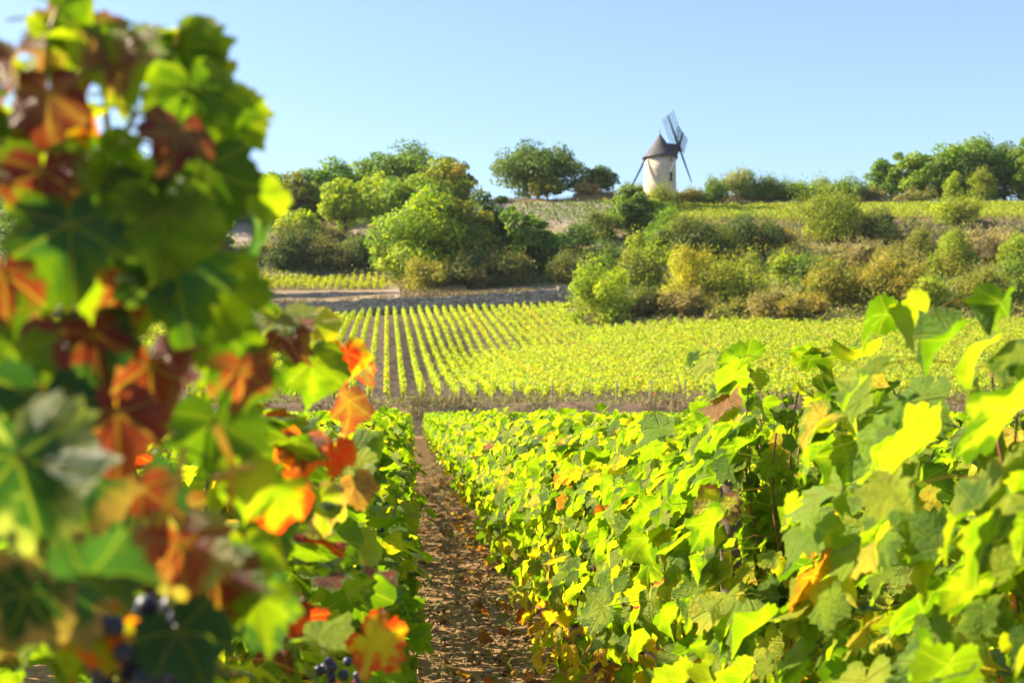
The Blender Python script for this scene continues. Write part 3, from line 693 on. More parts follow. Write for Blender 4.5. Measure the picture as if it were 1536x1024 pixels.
# ------------------------------------------------------------------ path: weeds, fallen leaves, straw
def path_litter():
    rng = np.random.default_rng(31); g = G()
    n = 520; side = rng.random(n)
    Y = 2.6 + 26 * rng.random(n) ** 1.7
    X = np.where(side < .72, rng.normal(.66, .17, n), np.where(side < .85, rng.normal(-.12, .15, n), rng.uniform(-.1, .7, n)))
    P = np.stack([X, Y, H(X, Y) + .03 + .02 * rng.random(n)], -1)
    Nn = np.stack([rng.normal(0, .5, n), rng.normal(0, .5, n), np.ones(n)], -1); T = rng.normal(0, 1, (n, 3)); T[:, 2] *= .2
    C1, C2 = mixpal(rng, n, [(BROWN, BROWN, 5), (BROWN, PURP, 1), (RUST, BROWN, 1.4), (PALE, BROWN, 1)])
    put_leaves(g, 0, P, Nn, T, rng.uniform(.025, .06, n), C1, C2, rng)
    tag(g.build('fallen_leaves', LEAF, None, True), 'curled brown vine leaves scattered on the soil path', 'fallen leaves', kind='stuff')
    g = G(); n = 3200                                                   # weeds
    Y = 2.6 + 30 * rng.random(n) ** 1.5; b = rng.random(n)
    X = np.where(b < .5, rng.normal(.62, .12, n), np.where(b < .75, rng.normal(.02, .10, n), rng.uniform(-.1, .8, n)))
    k = vnoise(X * 3.2, Y * 1.6, 8) > .52; X, Y = X[k], Y[k]; n = len(X)
    base = np.stack([X, Y, H(X, Y) - .01], -1); a = rng.uniform(0, 6.28, n); h = rng.uniform(.02, .075, n)
    d = np.stack([np.cos(a), np.sin(a), 0 * a], -1); s = np.stack([-np.sin(a), np.cos(a), 0 * a], -1) * rng.uniform(.003, .009, n)[:, None]
    V = np.stack([base - s, base + s, base + d * h[:, None] * .35 + s * .8 + A([0, 0, 1]) * h[:, None] * .7, base + d * h[:, None] * .8 + A([0, 0, 1]) * h[:, None]], 1).reshape(-1, 3)
    i4 = np.arange(n)[:, None] * 4; C = pick(rng, A([[.07, .13, .025], [.10, .15, .03], [.26, .22, .10]]), n)
    g.add(V, i4 + A([[0, 1, 2, 3]]), np.repeat(np.c_[C, np.zeros(n)], 4, 0))
    tag(g.build('weeds', TREE), 'thin green weeds sprouting along the edges of the path', 'weeds', kind='stuff')
    g = G(); n = 4500                                                   # straw
    Y = 2.6 + 24 * rng.random(n) ** 1.6; X = rng.normal(.33, .36, n); a = rng.uniform(0, 6.28, n); l = rng.uniform(.02, .09, n)
    c = np.stack([X, Y, H(X, Y) + rng.uniform(.012, .04, n)], -1)
    d = np.stack([np.cos(a), np.sin(a), rng.normal(0, .2, n)], -1) * l[:, None]; s = np.stack([-np.sin(a), np.cos(a), 0 * a], -1) * rng.uniform(.0012, .003, n)[:, None]
    V = np.stack([c - d - s, c + d - s, c + d + s, c - d + s], 1).reshape(-1, 3); C = pick(rng, A([[.42, .31, .16], [.30, .20, .10], [.18, .11, .06]]), n)
    g.add(V, np.arange(n)[:, None] * 4 + A([[0, 1, 2, 3]]), np.repeat(np.c_[C, np.zeros(n)], 4, 0))
    tag(g.build('straw', DRY), 'pale dry straw strewn over the soil path', 'straw', kind='stuff')
    g = G(); n = 1500                                                   # clods
    ico0 = norm(A([[0, 0, 1], [.9, 0, .3], [.3, .85, .3], [-.7, .5, .3], [-.7, -.5, .3], [.3, -.85, .3], [0, 0, -.6]]))
    F0 = A([[0, 1, 2], [0, 2, 3], [0, 3, 4], [0, 4, 5], [0, 5, 1], [6, 2, 1], [6, 3, 2], [6, 4, 3], [6, 5, 4], [6, 1, 5]])
    for i in range(n):
        y = 2.6 + 16 * rng.random() ** 1.5; x = rng.normal(.3, .3); s = rng.uniform(.005, .026) * (1 if rng.random() < .8 else 1.5)
        g.add(ico0 * s * A([1, rng.uniform(.6, 1.4), .42]) + rng.normal(0, .2 * s, (7, 3)) + A([x, y, float(H(x, y)) + .02]), F0, tuple(A([.31, .18, .085]) * rng.uniform(.7, 1.25)))
    tag(g.build('soil_clods', SOIL), 'crumbly clods of brown soil along the path', 'soil clods', kind='stuff')
    g = G(); n = 500                                                    # small stones
    ico = norm(A([[0, 0, 1], [.9, 0, .3], [.3, .85, .3], [-.7, .5, .3], [-.7, -.5, .3], [.3, -.85, .3], [0, 0, -.6]]))
    F = A([[0, 1, 2], [0, 2, 3], [0, 3, 4], [0, 4, 5], [0, 5, 1], [6, 2, 1], [6, 3, 2], [6, 4, 3], [6, 5, 4], [6, 1, 5]])
    for i in range(n):
        y = 2.6 + 20 * rng.random() ** 1.6; x = rng.normal(.3, .3); s = rng.uniform(.006, .022)
        g.add(ico * s * A([1, rng.uniform(.6, 1.2), .6]) + rng.normal(0, .12 * s, (7, 3)) + A([x, y, float(H(x, y)) + .015]), F, tuple(A([.34, .28, .21]) * rng.uniform(.6, 1.3)))
    tag(g.build('pebbles', TRIM), 'small pale stones lying on the soil path', 'pebbles', kind='stuff')
path_litter()

# ------------------------------------------------------------------ vine rows on the slope field and the terraces
def far_row(pts_fn, t0, t1, per_m, hgt, half, pal, rng, mood=1., size=(.10, .16), label='', group='', direction=None, cat='vine row', clump=.0):
    """one continuous row of vines along the terrain; pts_fn(t) -> X, Y"""
    n = int((t1 - t0) * per_m); t = rng.uniform(t0, t1, n)
    if clump: t = np.round(t) + rng.normal(0, clump, n)
    X, Y = pts_fn(t); u = rng.choice([-1, 1], n) * rng.beta(2, 1, n)
    z = hgt * (.12 + .88 * rng.beta(1.5, 1.1, n)) * (.72 + .55 * vnoise(t * .9, 0 * t + X.mean()))
    d = direction / np.linalg.norm(direction); nx, ny = d[1], -d[0]
    P = np.stack([X + nx * half * u, Y + ny * half * u, H(X, Y) + z], -1); org = P.mean(0); org[2] = P[:, 2].min()
    Nn = np.stack([nx * u, ny * u, rng.uniform(.1, 1., n)], -1) + rng.normal(0, .4, (n, 3)); T = rng.normal(0, .5, (n, 3)); T[:, 2] -= .6
    C1, C2 = mixpal(rng, n, pal)
    g = G(); put_leaves(g, 2, P - org, Nn, T, rng.uniform(*size, n), C1, C2, rng)
    k = int((t1 - t0) * 1.0)                                                # little trunks
    tt = np.linspace(t0, t1, max(k, 2)); X, Y = pts_fn(tt); zz = H(X, Y)
    a = rng.uniform(.02, .035, len(tt))
    for j in range(len(tt)):
        c = A([X[j], Y[j], zz[j]]) - org
        g.add([c + A([-a[j], 0, -.1]), c + A([a[j], 0, -.1]), c + A([a[j] * .7, 0, hgt * .55]), c + A([-a[j] * .7, 0, hgt * .55]),
               c + A([0, -a[j], -.1]), c + A([0, a[j], -.1]), c + A([0, a[j] * .7, hgt * .55]), c + A([0, -a[j] * .7, hgt * .55])], A([[0, 1, 2, 3], [4, 5, 6, 7]]), (.08, .06, .045))
    o = g.build('vine_row', LEAF_FAR); o.location = [float(v) for v in org]
    return tag(o, label, cat, group)

SLOPE = [(LIME, LIME, 5), (GREEN * 1.6, LIME, 2), (LEMON, LEMON, 1.8), (LIME, LEMON, 1.5), (GREEN, GREEN, .6)]
TURN = [(LIME, LIME, 4), (LEMON, YELL, 2.5), (RUST, RUST, .3), (GREEN, LIME, 1.5)]
rr = np.random.default_rng(61)
for k in range(-13, 73):
    u = k * 1.0 + rr.normal(0, .03); y0 = 79.0 + rr.normal(0, .25)
    if k <= 21: y1 = 177.4 - .2 * rr.random()
    else: y1 = float(np.interp(k, [22, 26, 34, 42, 80], [151, 147, 139, 132, 131]))
    f = lambda t, u=u: (u - .0178 * t, t)
    if k < -5: lb, gp = 'straight lime vine row climbing the slope at the far left, below the long wall', 'rows left of the slope field'
    elif k <= 21: lb, gp = 'lime vine row that climbs the steep slope up to the stone wall', 'rows climbing to the stone wall'
    else: lb, gp = 'yellow green vine row on the gentle slope that ends below the bushy bank', 'rows ending below the bushy bank'
    far_row(f, y0, y1, 44 if k <= 21 else 56, 1.02, .13, SLOPE if hash2(A(k * 1.), A(2.)) > .12 else TURN, rr, size=(.075, .12), label=lb, group=gp, direction=A([-.0178, 1]))
def hidden_field():
    rng = np.random.default_rng(640); P = []
    for k in range(-60, -13):
        n = 1500; t = rng.uniform(79, 177, n); u = rng.choice([-1, 1], n) * rng.beta(2, 1, n); X = k - .0178 * t + .13 * u
        P.append(np.stack([X, t, H(X, t) + 1.02 * (.12 + .88 * rng.beta(1.5, 1.1, n))], -1))
    P = np.concatenate(P); n = len(P); Nn = rng.normal(0, .5, (n, 3)) + A([0, 0, .6]); T = rng.normal(0, .5, (n, 3)); T[:, 2] -= .6; C1, C2 = mixpal(rng, n, SLOPE); g = G()
    put_leaves(g, 2, P, Nn, T, rng.uniform(.11, .16, n), C1, C2, rng)
    tag(g.build('vineyard_vines', LEAF_FAR), 'further vines of the slope field behind the closest vine on the left', 'vineyard', kind='stuff')
hidden_field()
# yellow terrace above the wall
for k in range(12):
    Yr = 187.2 + k * .95; x0, x1 = (300 - VX) * Yr / FP, (583 + rr.normal(0, 3) - 618) * Yr / FP
    far_row(lambda t, Yr=Yr: (t, Yr + 0 * t), x0, x1, 30, 1.05, .2, [(LIME, LEMON, 3), (LEMON, YELL, 3), (LIME, LIME, 2)], rr, size=(.09, .15), direction=A([1., 0]), clump=.16,
            label='short bright yellow vine row on the small terrace above the long wall', group='rows on the yellow terrace')
# upper right terrace: diagonal rows
for k in range(62):
    xs = 36 + k * 1.26
    f = lambda t, xs=xs: (xs + (241 - t) * .62 + 0 * t - 4, t)
    far_row(f, 221.5, 240.5, 38, 1.0, .18, SLOPE if k % 7 else TURN, rr, size=(.11, .17), direction=A([-.62, 1.]),
            label='slanting yellow green vine row on the high terrace right of the windmill', group='rows on the high right terrace')
# upper left terrace: sparse grey green rows
for k in range(7):
    Yr = 223 + k * 2.5; x0, x1 = (772 - VX) * Yr / FP, (950 - VX) * Yr / FP
    far_row(lambda t, Yr=Yr: (t, Yr + .12 * (t - 25)), x0, x1, 26, .7, .14, [(GREEN, TEAL, 3), (TEAL * 1.3, TEAL, 3), (LIME * .8, LIME, .5)], rr, size=(.11, .17), direction=A([1., .12]), clump=.3,
            label='sparse grey green row of young vines on the terrace left of the windmill', group='rows of young vines')
# end stakes at the foot of the slope field
for j, px in enumerate((662, 690, 716, 770, 828, 925, 977, 1027)):
    Y = 78.6; x = (px - VX) * Y / FP; g = G(); tube(g, [[0, 0, -.2], [.02, 0, .5], [.0, 0, 1.15]], [.05, .045, .045], 7, (.20, .18, .15))
    o = g.build('end_stake', BARK, None, True); o.location = (x, Y, float(H(x, Y)))
    tag(o, 'grey wooden stake at the foot of a vine row above the earth bank', 'stake', 'stakes at the foot of the slope field')

# ------------------------------------------------------------------ stone walls
def wall(name, px0, px1, Y, top_py, base_drop, thick, label, seed):
    rng = np.random.default_rng(seed); n = int((px1 - px0) / 2.5); px = np.linspace(px0, px1, n); X = (px - VX) * Y / FP
    zt = ZC + (VY - np.interp(px, *zip(*top_py))) * Y / FP + .45 * fbm(X * .8, 0 * X, 5, seed)
    zb = Hbase(X, 0 * X + Y - .6) - base_drop
    nz = 9; yf = Y - thick / 2; g = G(); org = A([X.mean(), Y, zb.min()])
    t = np.linspace(0, 1, nz)[:, None]; Z = zb + (zt - zb) * t; XX = X + 0 * t
    yF = yf + .10 * t + .10 * fbm(XX * 1.7, Z * 2.4, 3, seed + 3); yB = Y + thick / 2 + 0 * t + 0 * XX
    V = np.concatenate([np.stack([XX, yF, Z], -1).reshape(-1, 3), np.stack([XX, yB, Z], -1).reshape(-1, 3)]) - org
    i = np.arange(nz - 1)[:, None] * n + np.arange(n - 1); F = np.stack([i, i + 1, i + 1 + n, i + n], -1).reshape(-1, 4); o2 = nz * n
    j = np.arange(n - 1) + (nz - 1) * n; top = np.stack([j, j + 1, j + 1 + o2, j + o2], -1)
    e = np.arange(nz - 1) * n; e2 = e + n - 1
    ends = np.r_[np.stack([e, e + n, e + n + o2, e + o2], -1), np.stack([e2, e2 + o2, e2 + n + o2, e2 + n], -1)]
    g.add(V, [np.r_[F, F[:, ::-1] + o2, top, ends]])
    o = g.build(name, STONE); o.location = [float(v) for v in org]
    return tag(o, label, 'stone wall')
wall('stone_wall', 250, 836, 178.7, [(250, 462), (470, 453), (600, 447), (700, 443), (836, 434)], .6, .7, 'long grey rubble wall holding the terrace above the steep vine rows', 5)
wall('stone_wall', 836, 862, 178.5, [(836, 430), (856, 429), (862, 434)], .6, 1.0, 'short taller stone block at the right end of the long wall', 8)
wall('stone_wall', 380, 598, 184.0, [(380, 440), (560, 438), (598, 439)], .3, .6, 'low stone wall edging the yellow terrace above the long wall', 12)

# ------------------------------------------------------------------ windmill
def windmill():
    Yw = 238.; base = at(990, 290, Yw); k = Yw / FP
    root = empty('windmill', base, 'round stone windmill with dark conical roof and lattice sails on the ridge', 'windmill')
    r = 2.62; ht = (290 - 237) * k
    g = G(); lathe(g, [[r * 1.03, -2.5], [r * 1.02, .5], [r, ht * .6], [r * .985, ht + .1], [0.01, ht + .1]], 64); tower = g.build('tower', TOWER, root, True)
    tower.data.polygons.foreach_set('use_smooth', np.ones(len(tower.data.polygons), bool))
    ax = norm(A([.955, .03, .29])); axh = norm(A([.955, .03, 0])); hub = at(1018.5, 224, 238.9) - base
    apex = at(988.5, 200, Yw)[2] - base[2]
    g = G(); R = 2.95; lathe(g, [[r * .9, ht - .05], [R, ht - .12], [R + .04, ht + .02], [2.35, ht + .6], [1.62, ht + 1.68], [.84, ht + 2.88], [.24, ht + 3.72], [.05, apex]], 48); cap = g.build('roof', SLATE, root, True)
    f = G(); tube(f, [[0, 0, apex - .2], [0, 0, apex + 1.0]], [.06, .02], 8); f.build('finial', IRON, cap, True)
    # dormer through which the shaft comes out
    g = G(); b = np.cross(A([0, 0, 1.]), axh); L0, L1 = .2, 2.75; wv = 1.05; z0, z1, z2 = ht + .05, ht + 1.75, ht + 2.25
    def P(l, w, z): return axh * l + b * w + A([0, 0, z])
    V = []
    for l, dz in ((L0, .25), (L1, 0)): V += [P(l, -wv, z0), P(l, wv, z0), P(l, wv, z1 + dz), P(l, .45, z2 + dz), P(l, -.45, z2 + dz), P(l, -wv, z1 + dz)]
    F4 = A([[j, (j + 1) % 6, (j + 1) % 6 + 6, j + 6] for j in range(6)])
    g.add(V, [F4, A([[6, 7, 8, 9, 10, 11]])]); g.build('dormer', SLATE, root)
    # shaft and hub
    g = G(); tube(g, [hub - ax * 2.2, hub + ax * .35], [.22, .24], 12); g.build('windshaft', SAILWOOD, root)
    g = G(); tube(g, [hub - ax * .32, hub + ax * .32], [.42, .42], 12); g.build('hub', IRON, root)
    a = A([-.29, .17, .94]); a = norm(a - ax * a.dot(ax)); bb = np.cross(ax, a)
    bb = norm(A([-.06, -.955, .29])); bb = norm(bb - ax * bb.dot(ax))
    L = 6.15
    def sail(d, w0, wlo, whi, lat, th, Ls=L, off=.0):
        sg = G(); o = ax * off; p = [hub + o, hub + o + d * Ls * .5, hub + o + d * Ls]; tube(sg, p, [.17, .14, .08], 6)
        so = sg.build('sail', SAILWOOD, root)
        tag(so)
        if not lat: return
        w = norm(w0 * math.cos(th) + ax * math.sin(th)); q = norm(np.cross(d, w)); lg = G(); s0, s1 = lat
        for wv_ in np.linspace(wlo, whi, 6):
            if abs(wv_) < .1: continue
            box(lg, hub + o + d * (s0 + s1) / 2 + w * wv_, d * (s1 - s0) / 2, w * .026, q * .02)
        for l in np.linspace(s0, s1, 16): box(lg, hub + o + d * l + w * (wlo + whi) / 2, w * (whi - wlo) / 2, d * .024, q * .02)
        lg.build('lattice', SAILWOOD, so)
    sail(a, bb, -1.45, 1.45, (1.0, L + .05), math.radians(34), off=.12)
    sail(-a, bb, 0, 0, None, 0, off=.12)
    sail(bb, -a, -1.4, 1.4, (.9, L - .1), math.radians(15), Ls=L - .1, off=-.12)
    sail(-bb, -a, 0, 0, None, 0, off=-.12)
    # tail pole, from the back of the roof to the ground
    t0 = at(968.5, 238, Yw - 1.2) - base; t1 = at(942, 291, Yw - 2.5) - base
    g = G(); t = np.linspace(0, 1, 8)[:, None]; tube(g, t0 + (t1 - t0) * t * 1.08, np.linspace(.17, .12, 8), 8); g.build('tail_pole', SAILWOOD, root)
    # windows on the lit face
    def window(px, py, w, h, mat, name):
        X = (px - 990) * k; an = math.asin(X / r); n = A([math.sin(an), -math.cos(an), 0]); tt = A([math.cos(an), math.sin(an), 0]); z = (290 - py) * k
        c = n * (r * 1.0 + .015) + A([0, 0, z]); g = G(); box(g, c, tt * w / 2, n * .06, A([0, 0, h / 2])); wo = g.build(name, mat, root)
        fg = G(); 
        for s in (-1, 1): box(fg, c + tt * s * (w / 2 + .08), tt * .08, n * .09, A([0, 0, h / 2 + .16]), (.5, .44, .34))
        for s in (-1, 1): box(fg, c + A([0, 0, s * (h / 2 + .08)]), tt * w / 2, n * .085, A([0, 0, .08]), (.5, .44, .34))
        fg.build('frame', TRIM, wo)
    window(1002.3, 242, .5, .75, SHUTTER, 'window'); window(1002.3, 268.5, .62, 1.4, DARKGLASS, 'window')
    window(1008.8, 242, .35, .45, SHUTTER, 'window')
    # pale slanting bar on the tower face below the shaft
    g = G(); tube(g, [at(1013, 239, Yw - 1.5) - base, at(1005, 257, Yw - 2.45) - base], [.10, .07], 6); g.build('slant_bar', BAR, root)
windmill()

# ------------------------------------------------------------------ trees and shrubs
def crown(g, rng, w, d, h, z0, nl, nleaf, ls, pals, lobe=(.22, .36), flat=.8, hang=0., top_heavy=.0):
    """leaf faces spread over many uneven lobes inside a w x d x h envelope standing on z0"""
    c = rng.normal(0, 1, (nl, 3)); c = norm(c) * rng.random((nl, 1)) ** .45
    cz = c[:, 2] * .5 + .5; c = np.stack([c[:, 0] * w * .36, c[:, 1] * d * .36, z0 + h * (.14 + .72 * cz)], -1)
    shrink = 1 - .35 * np.clip((c[:, 2] - z0) / h - .55, 0, 1) / .45; c[:, 0] *= shrink; c[:, 1] *= shrink
    R = rng.uniform(*lobe, nl) * min(w, h * 1.3)
    out = rng.random(nl) < .22; c[out] = A([0, 0, z0 + h * .5]) + (c[out] - A([0, 0, z0 + h * .5])) * rng.uniform(1.12, 1.32, (out.sum(), 1)); R[out] *= .8
    k = rng.integers(0, nl, nleaf); dirn = norm(rng.normal(0, 1, (nleaf, 3)))
    low = dirn[:, 2] < -.3; dirn[low, 2] *= -rng.choice([1, -.6], low.sum())
    rad = R[k] * (rng.random(nleaf) ** .22) * (1 + .28 * (vnoise(dirn[:, 0] * 3 + k, dirn[:, 1] * 3 + dirn[:, 2] * 2, 2) - .5))
    P = c[k] + dirn * rad[:, None] * A([1, 1, flat]); P[:, 2] -= hang * rng.random(nleaf) ** 2
    lo, hi = np.percentile(P, 1.5, 0), np.percentile(P, 98.5, 0)
    tl, th_ = A([-w / 2, -d / 2, z0]), A([w / 2, d / 2, z0 + h])
    sc_ = (th_ - tl) / (hi - lo); P = tl + (P - lo) * sc_; c = tl + (c - lo) * sc_; R = R * sc_.mean()
    keep = P[:, 2] > z0 * .6 - .1; P, dirn, k = P[keep], dirn[keep], k[keep]; n = len(P)
    Nn = norm(dirn * .8 + rng.normal(0, .55, (n, 3)) + A([0, 0, .25])); T = norm(np.cross(Nn, rng.normal(0, 1, (n, 3)))); B = np.cross(Nn, T)
    s = ls * rng.uniform(.6, 1.35, n)[:, None]; bend = Nn * s * rng.uniform(-.35, .35, n)[:, None]
    V = np.stack([P - T * s, P + B * s * .62 + bend, P + T * s, P - B * s * .62 + bend], 1).reshape(-1, 3)
    pal = A(pals); tone = rng.integers(0, len(pal), nl); C = pal[tone[k]] * rng.uniform(.72, 1.3, (n, 1))
    mixm = rng.random(n) < .3; C[mixm] = pal[rng.integers(0, len(pal), mixm.sum())]
    g.add(V, np.arange(n)[:, None] * 4 + A([[0, 1, 2, 3]]), np.repeat(np.c_[C, np.zeros(n)], 4, 0))
    return c, R

def make_tree(px, base_py, w_px, top_py, label, pals, Y=None, trunk_frac=.25, nleaf=5200, ls=.27, group=None, name='tree', nl=26, seed=0, lobe=(.085, .20), cat='tree', hang=0):
    if Y is None: p = ground_at(px, base_py); Y = p[1]
    X = (px - VX) * Y / FP; z = float(Hbase(X, Y)); zt = ZC + (VY - top_py) * Y / FP; h = (zt - z) * .97; w = w_px * Y / FP
    rng = np.random.default_rng(1000 + seed); root = empty(name, (X, Y, z), label, cat, group)
    g = G(); z0 = h * trunk_frac; c, R = crown(g, rng, w, w * .9, h - z0, z0, nl * 2, nleaf, ls, pals, lobe, hang=hang)
    g.build('crown', TREE, root)
    g = G(); t = np.linspace(0, 1, 7)[:, None]; tw = rng.normal(0, .25, 2)
    top = A([tw[0], tw[1], z0 + (h - z0) * .55]); p = A([0, 0, -.5]) + (top + A([0, 0, .5])) * t + .12 * np.sin(t * 5) * A([1, .6, 0]); r0 = .028 * h + .06
    tube(g, p, np.linspace(r0 * 1.25, r0 * .45, 7), 8, (.10, .085, .07))
    for i in rng.choice(len(c), min(8, len(c)), replace=False):
        s = p[rng.integers(2, 5)]; q = s + (c[i] - s) * np.linspace(0, 1, 5)[:, None] + A([0, 0, .25]) * np.sin(np.linspace(0, 3.1, 5))[:, None]
        tube(g, q, np.linspace(r0 * .45, r0 * .12, 5), 6, (.10, .085, .07))
    g.build('trunk', BARK, root, True)
    return root

DKOAK = [(.07, .125, .035), (.095, .15, .04), (.058, .105, .036), (.12, .17, .035)]
MIDG = [(.10, .19, .022), (.13, .22, .022), (.08, .15, .024), (.16, .25, .022)]
LIMEG = [(.24, .31, .014), (.30, .35, .014), (.20, .28, .016), (.16, .23, .018)]
OLIVE = [(.14, .165, .025), (.175, .185, .025), (.105, .135, .028), (.20, .19, .03)]
YELLOW = [(.29, .29, .022), (.34, .32, .022), (.23, .26, .022), (.31, .26, .028)]
RUSTY = [(.24, .20, .035), (.28, .20, .04), (.21, .185, .03), (.24, .21, .03)]
BROWNB = [(.19, .15, .075), (.16, .145, .06), (.22, .17, .085), (.13, .135, .045)]
GREY = [(.27, .23, .18), (.22, .185, .14), (.32, .27, .20), (.18, .155, .11)]
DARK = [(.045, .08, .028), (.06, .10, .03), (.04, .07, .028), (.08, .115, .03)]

T = [ # px, base, width, top, label, palette, Y, trunk fraction, leaves
 (806, 300, 118, 221, 'round dark oak standing alone on the ridge left of the windmill', DKOAK, 252, .14, 7500),
 (819, 301, 50, 266, 'small olive green tree in front of the round dark oak', OLIVE, 246, .28, 2200),
 (892, 296, 58, 252, 'low dark green tree on the ridge between the round oak and the windmill', DKOAK, 251, .12, 3000),
 (505, 335, 82, 243, 'dark green tree at the left end of the back tree group', MIDG, 241, .15, 5200),
 (438, 345, 62, 262, 'olive green tree at the far left, half hidden by the near vine leaves', OLIVE, 236, .12, 3600),
 (607, 335, 100, 219, 'tallest dark green tree of the back group, standing highest against the sky', MIDG + DKOAK, 243, .12, 7000),
 (684, 335, 52, 237, 'dark blue green tree at the right end of the back group', DKOAK, 246, .1, 4600),
 (660, 335, 92, 246, 'yellow green tree with a rusty tip in front of the dark tree', LIMEG + OLIVE + [(.24, .16, .04)], 232, .1, 6500),
 (517, 362, 66, 274, 'bright lime slender tree at the left of the tree group', LIMEG, 222, .22, 4200),
 (568, 358, 80, 266, 'mid green tree between the lime tree and the big oak', LIMEG + MIDG, 228, .12, 5200),
 (446, 365, 62, 318, 'small lime tree above the dark scrub at the far left', LIMEG, 218, .1, 2600),
 (632, 436, 138, 290, 'big spreading yellow green oak above the long wall', LIMEG + LIMEG + MIDG, 193, .10, 9500),
 (688, 437, 95, 300, 'olive oak joining the right side of the big yellow green oak', OLIVE + MIDG, 194, .08, 7000),
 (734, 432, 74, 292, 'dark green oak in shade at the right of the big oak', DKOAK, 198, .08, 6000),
 (778, 430, 48, 312, 'slim mid green tree right of the dark shaded oak', MIDG, 196, .1, 3600),
 (820, 428, 68, 338, 'small dark green tree above the right end of the long wall', MIDG + DKOAK, 197, .1, 4200),
 (950, 400, 66, 284, 'dark green tree on the bank below the windmill', DKOAK + MIDG, 213, .12, 5000),
 (984, 398, 44, 302, 'narrow green tree beside the dark tree below the windmill', MIDG + LIMEG, 212, .12, 3000),
 (1328, 305, 48, 240, 'leftmost tree of the wood at the right end of the ridge', MIDG, 254, .08, 3600),
 (1366, 305, 62, 231, 'yellow green tree near the left end of the right wood', LIMEG + MIDG, 252, .08, 4800),
 (1408, 305, 66, 224, 'mid green tree in the middle of the right wood', MIDG, 256, .08, 4800),
 (1462, 305, 92, 211, 'tall dark green oak in the right wood', DKOAK + MIDG, 255, .08, 7500),
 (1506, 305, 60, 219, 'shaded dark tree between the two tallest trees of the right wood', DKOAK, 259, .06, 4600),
 (1545, 305, 64, 202, 'tall yellow green tree cut by the right edge of the photo', LIMEG + MIDG, 251, .06, 6000),
 (556, 335, 84, 240, 'leafy green tree between the dark left tree and the tallest back tree', MIDG + LIMEG[2:], 245, .08, 5200),
 (470, 340, 70, 256, 'pale green tree half hidden behind the slender lime tree', MIDG + LIMEG[2:], 239, .08, 4200),
 (610, 350, 90, 270, 'fresh green tree filling the space behind the big oak', LIMEG + MIDG, 224, .06, 5600),
 (1440, 305, 70, 230, 'dark tree behind the tall oak of the right wood', DKOAK, 262, .06, 4000),
]
def wood():
    rng = np.random.default_rng(88); g = G()
    for px, Y, top, w in ((395, 240, 262, 80), (340, 244, 240, 100), (270, 238, 250, 110), (190, 243, 236, 110), (110, 240, 250, 100), (30, 246, 238, 120), (-60, 240, 250, 110), (300, 215, 318, 90), (210, 216, 310, 100), (120, 214, 320, 90), (40, 216, 312, 100)):
        q = G(); X = (px - VX) * Y / FP; z = float(Hbase(X, Y)); h = ZC + (VY - top) * Y / FP - z; crown(q, rng, w * Y / FP, w * Y / FP, h, 0, 50, 7000, .27, MIDG + LIMEG[2:] if px % 20 else DKOAK + MIDG, (.1, .2))
        g.add(q.V[0] + A([X, Y, z]), q.F[0], q.C[0])
    tag(g.build('woodland', TREE), 'leafy wood continuing the back tree group to the left', 'wood', kind='stuff')
wood()
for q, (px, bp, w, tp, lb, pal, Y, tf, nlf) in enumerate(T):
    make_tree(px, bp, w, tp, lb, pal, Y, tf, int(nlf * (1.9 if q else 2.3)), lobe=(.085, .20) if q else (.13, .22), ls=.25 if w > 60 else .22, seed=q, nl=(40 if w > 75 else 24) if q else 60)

def make_shrub(px, base_py, w_px, h_px, label, pals, Y=None, seed=0, nleaf=None, ls=.15, group=None, twigs=True):
    p = ground_at(px, base_py) if Y is None else A([(px - VX) * Y / FP, Y, 0])
    if Y is not None: p[2] = float(Hbase(p[0], p[1]))
    k = p[1] / FP; w, h = w_px * k, h_px * k; rng = np.random.default_rng(3000 + seed)
    root = empty('shrub', (p[0], p[1], float(H(p[0], p[1])) - .1), label, 'shrub', group)
    nl = 16 + int(w * 2); nleaf = nleaf or int(700 + 330 * w * h ** .7)
    g = G(); c, R = crown(g, rng, w, min(w, h * 1.6), h * 1.05, 0., nl, nleaf, ls, pals, (.11, .25), .9)
    m = int(nleaf * .16); i = rng.integers(0, nl, m)                         # loose sprays sticking out of the top
    d = norm(rng.normal(0, .5, (m, 3)) + A([0, 0, 1.2])); P = c[i] + d * (R[i] * rng.uniform(.9, 1.6, m))[:, None]
    s = ls * rng.uniform(.5, 1., m)[:, None]; S = norm(np.cross(d, rng.normal(0, 1, (m, 3))))
    C = A(pals)[rng.integers(0, len(pals), m)] * rng.uniform(.9, 1.3, (m, 1))
    g.add(np.stack([P - d * s, P + S * s * .4, P + d * s * 1.6, P - S * s * .4], 1).reshape(-1, 3), np.arange(m)[:, None] * 4 + A([[0, 1, 2, 3]]), np.repeat(np.c_[C, np.zeros(m)], 4, 0))
    g.build('foliage', TREE, root)
    g = G()
    for j in rng.choice(nl, min(6, nl), replace=False):
        q = A([0, 0, -.2]) + (c[j] * A([1, 1, 1.05]) - A([0, 0, -.2])) * np.linspace(0, 1, 4)[:, None]; tube(g, q, np.linspace(.06, .02, 4), 5, (.13, .10, .08))
    g.build('stems', BARK, root)
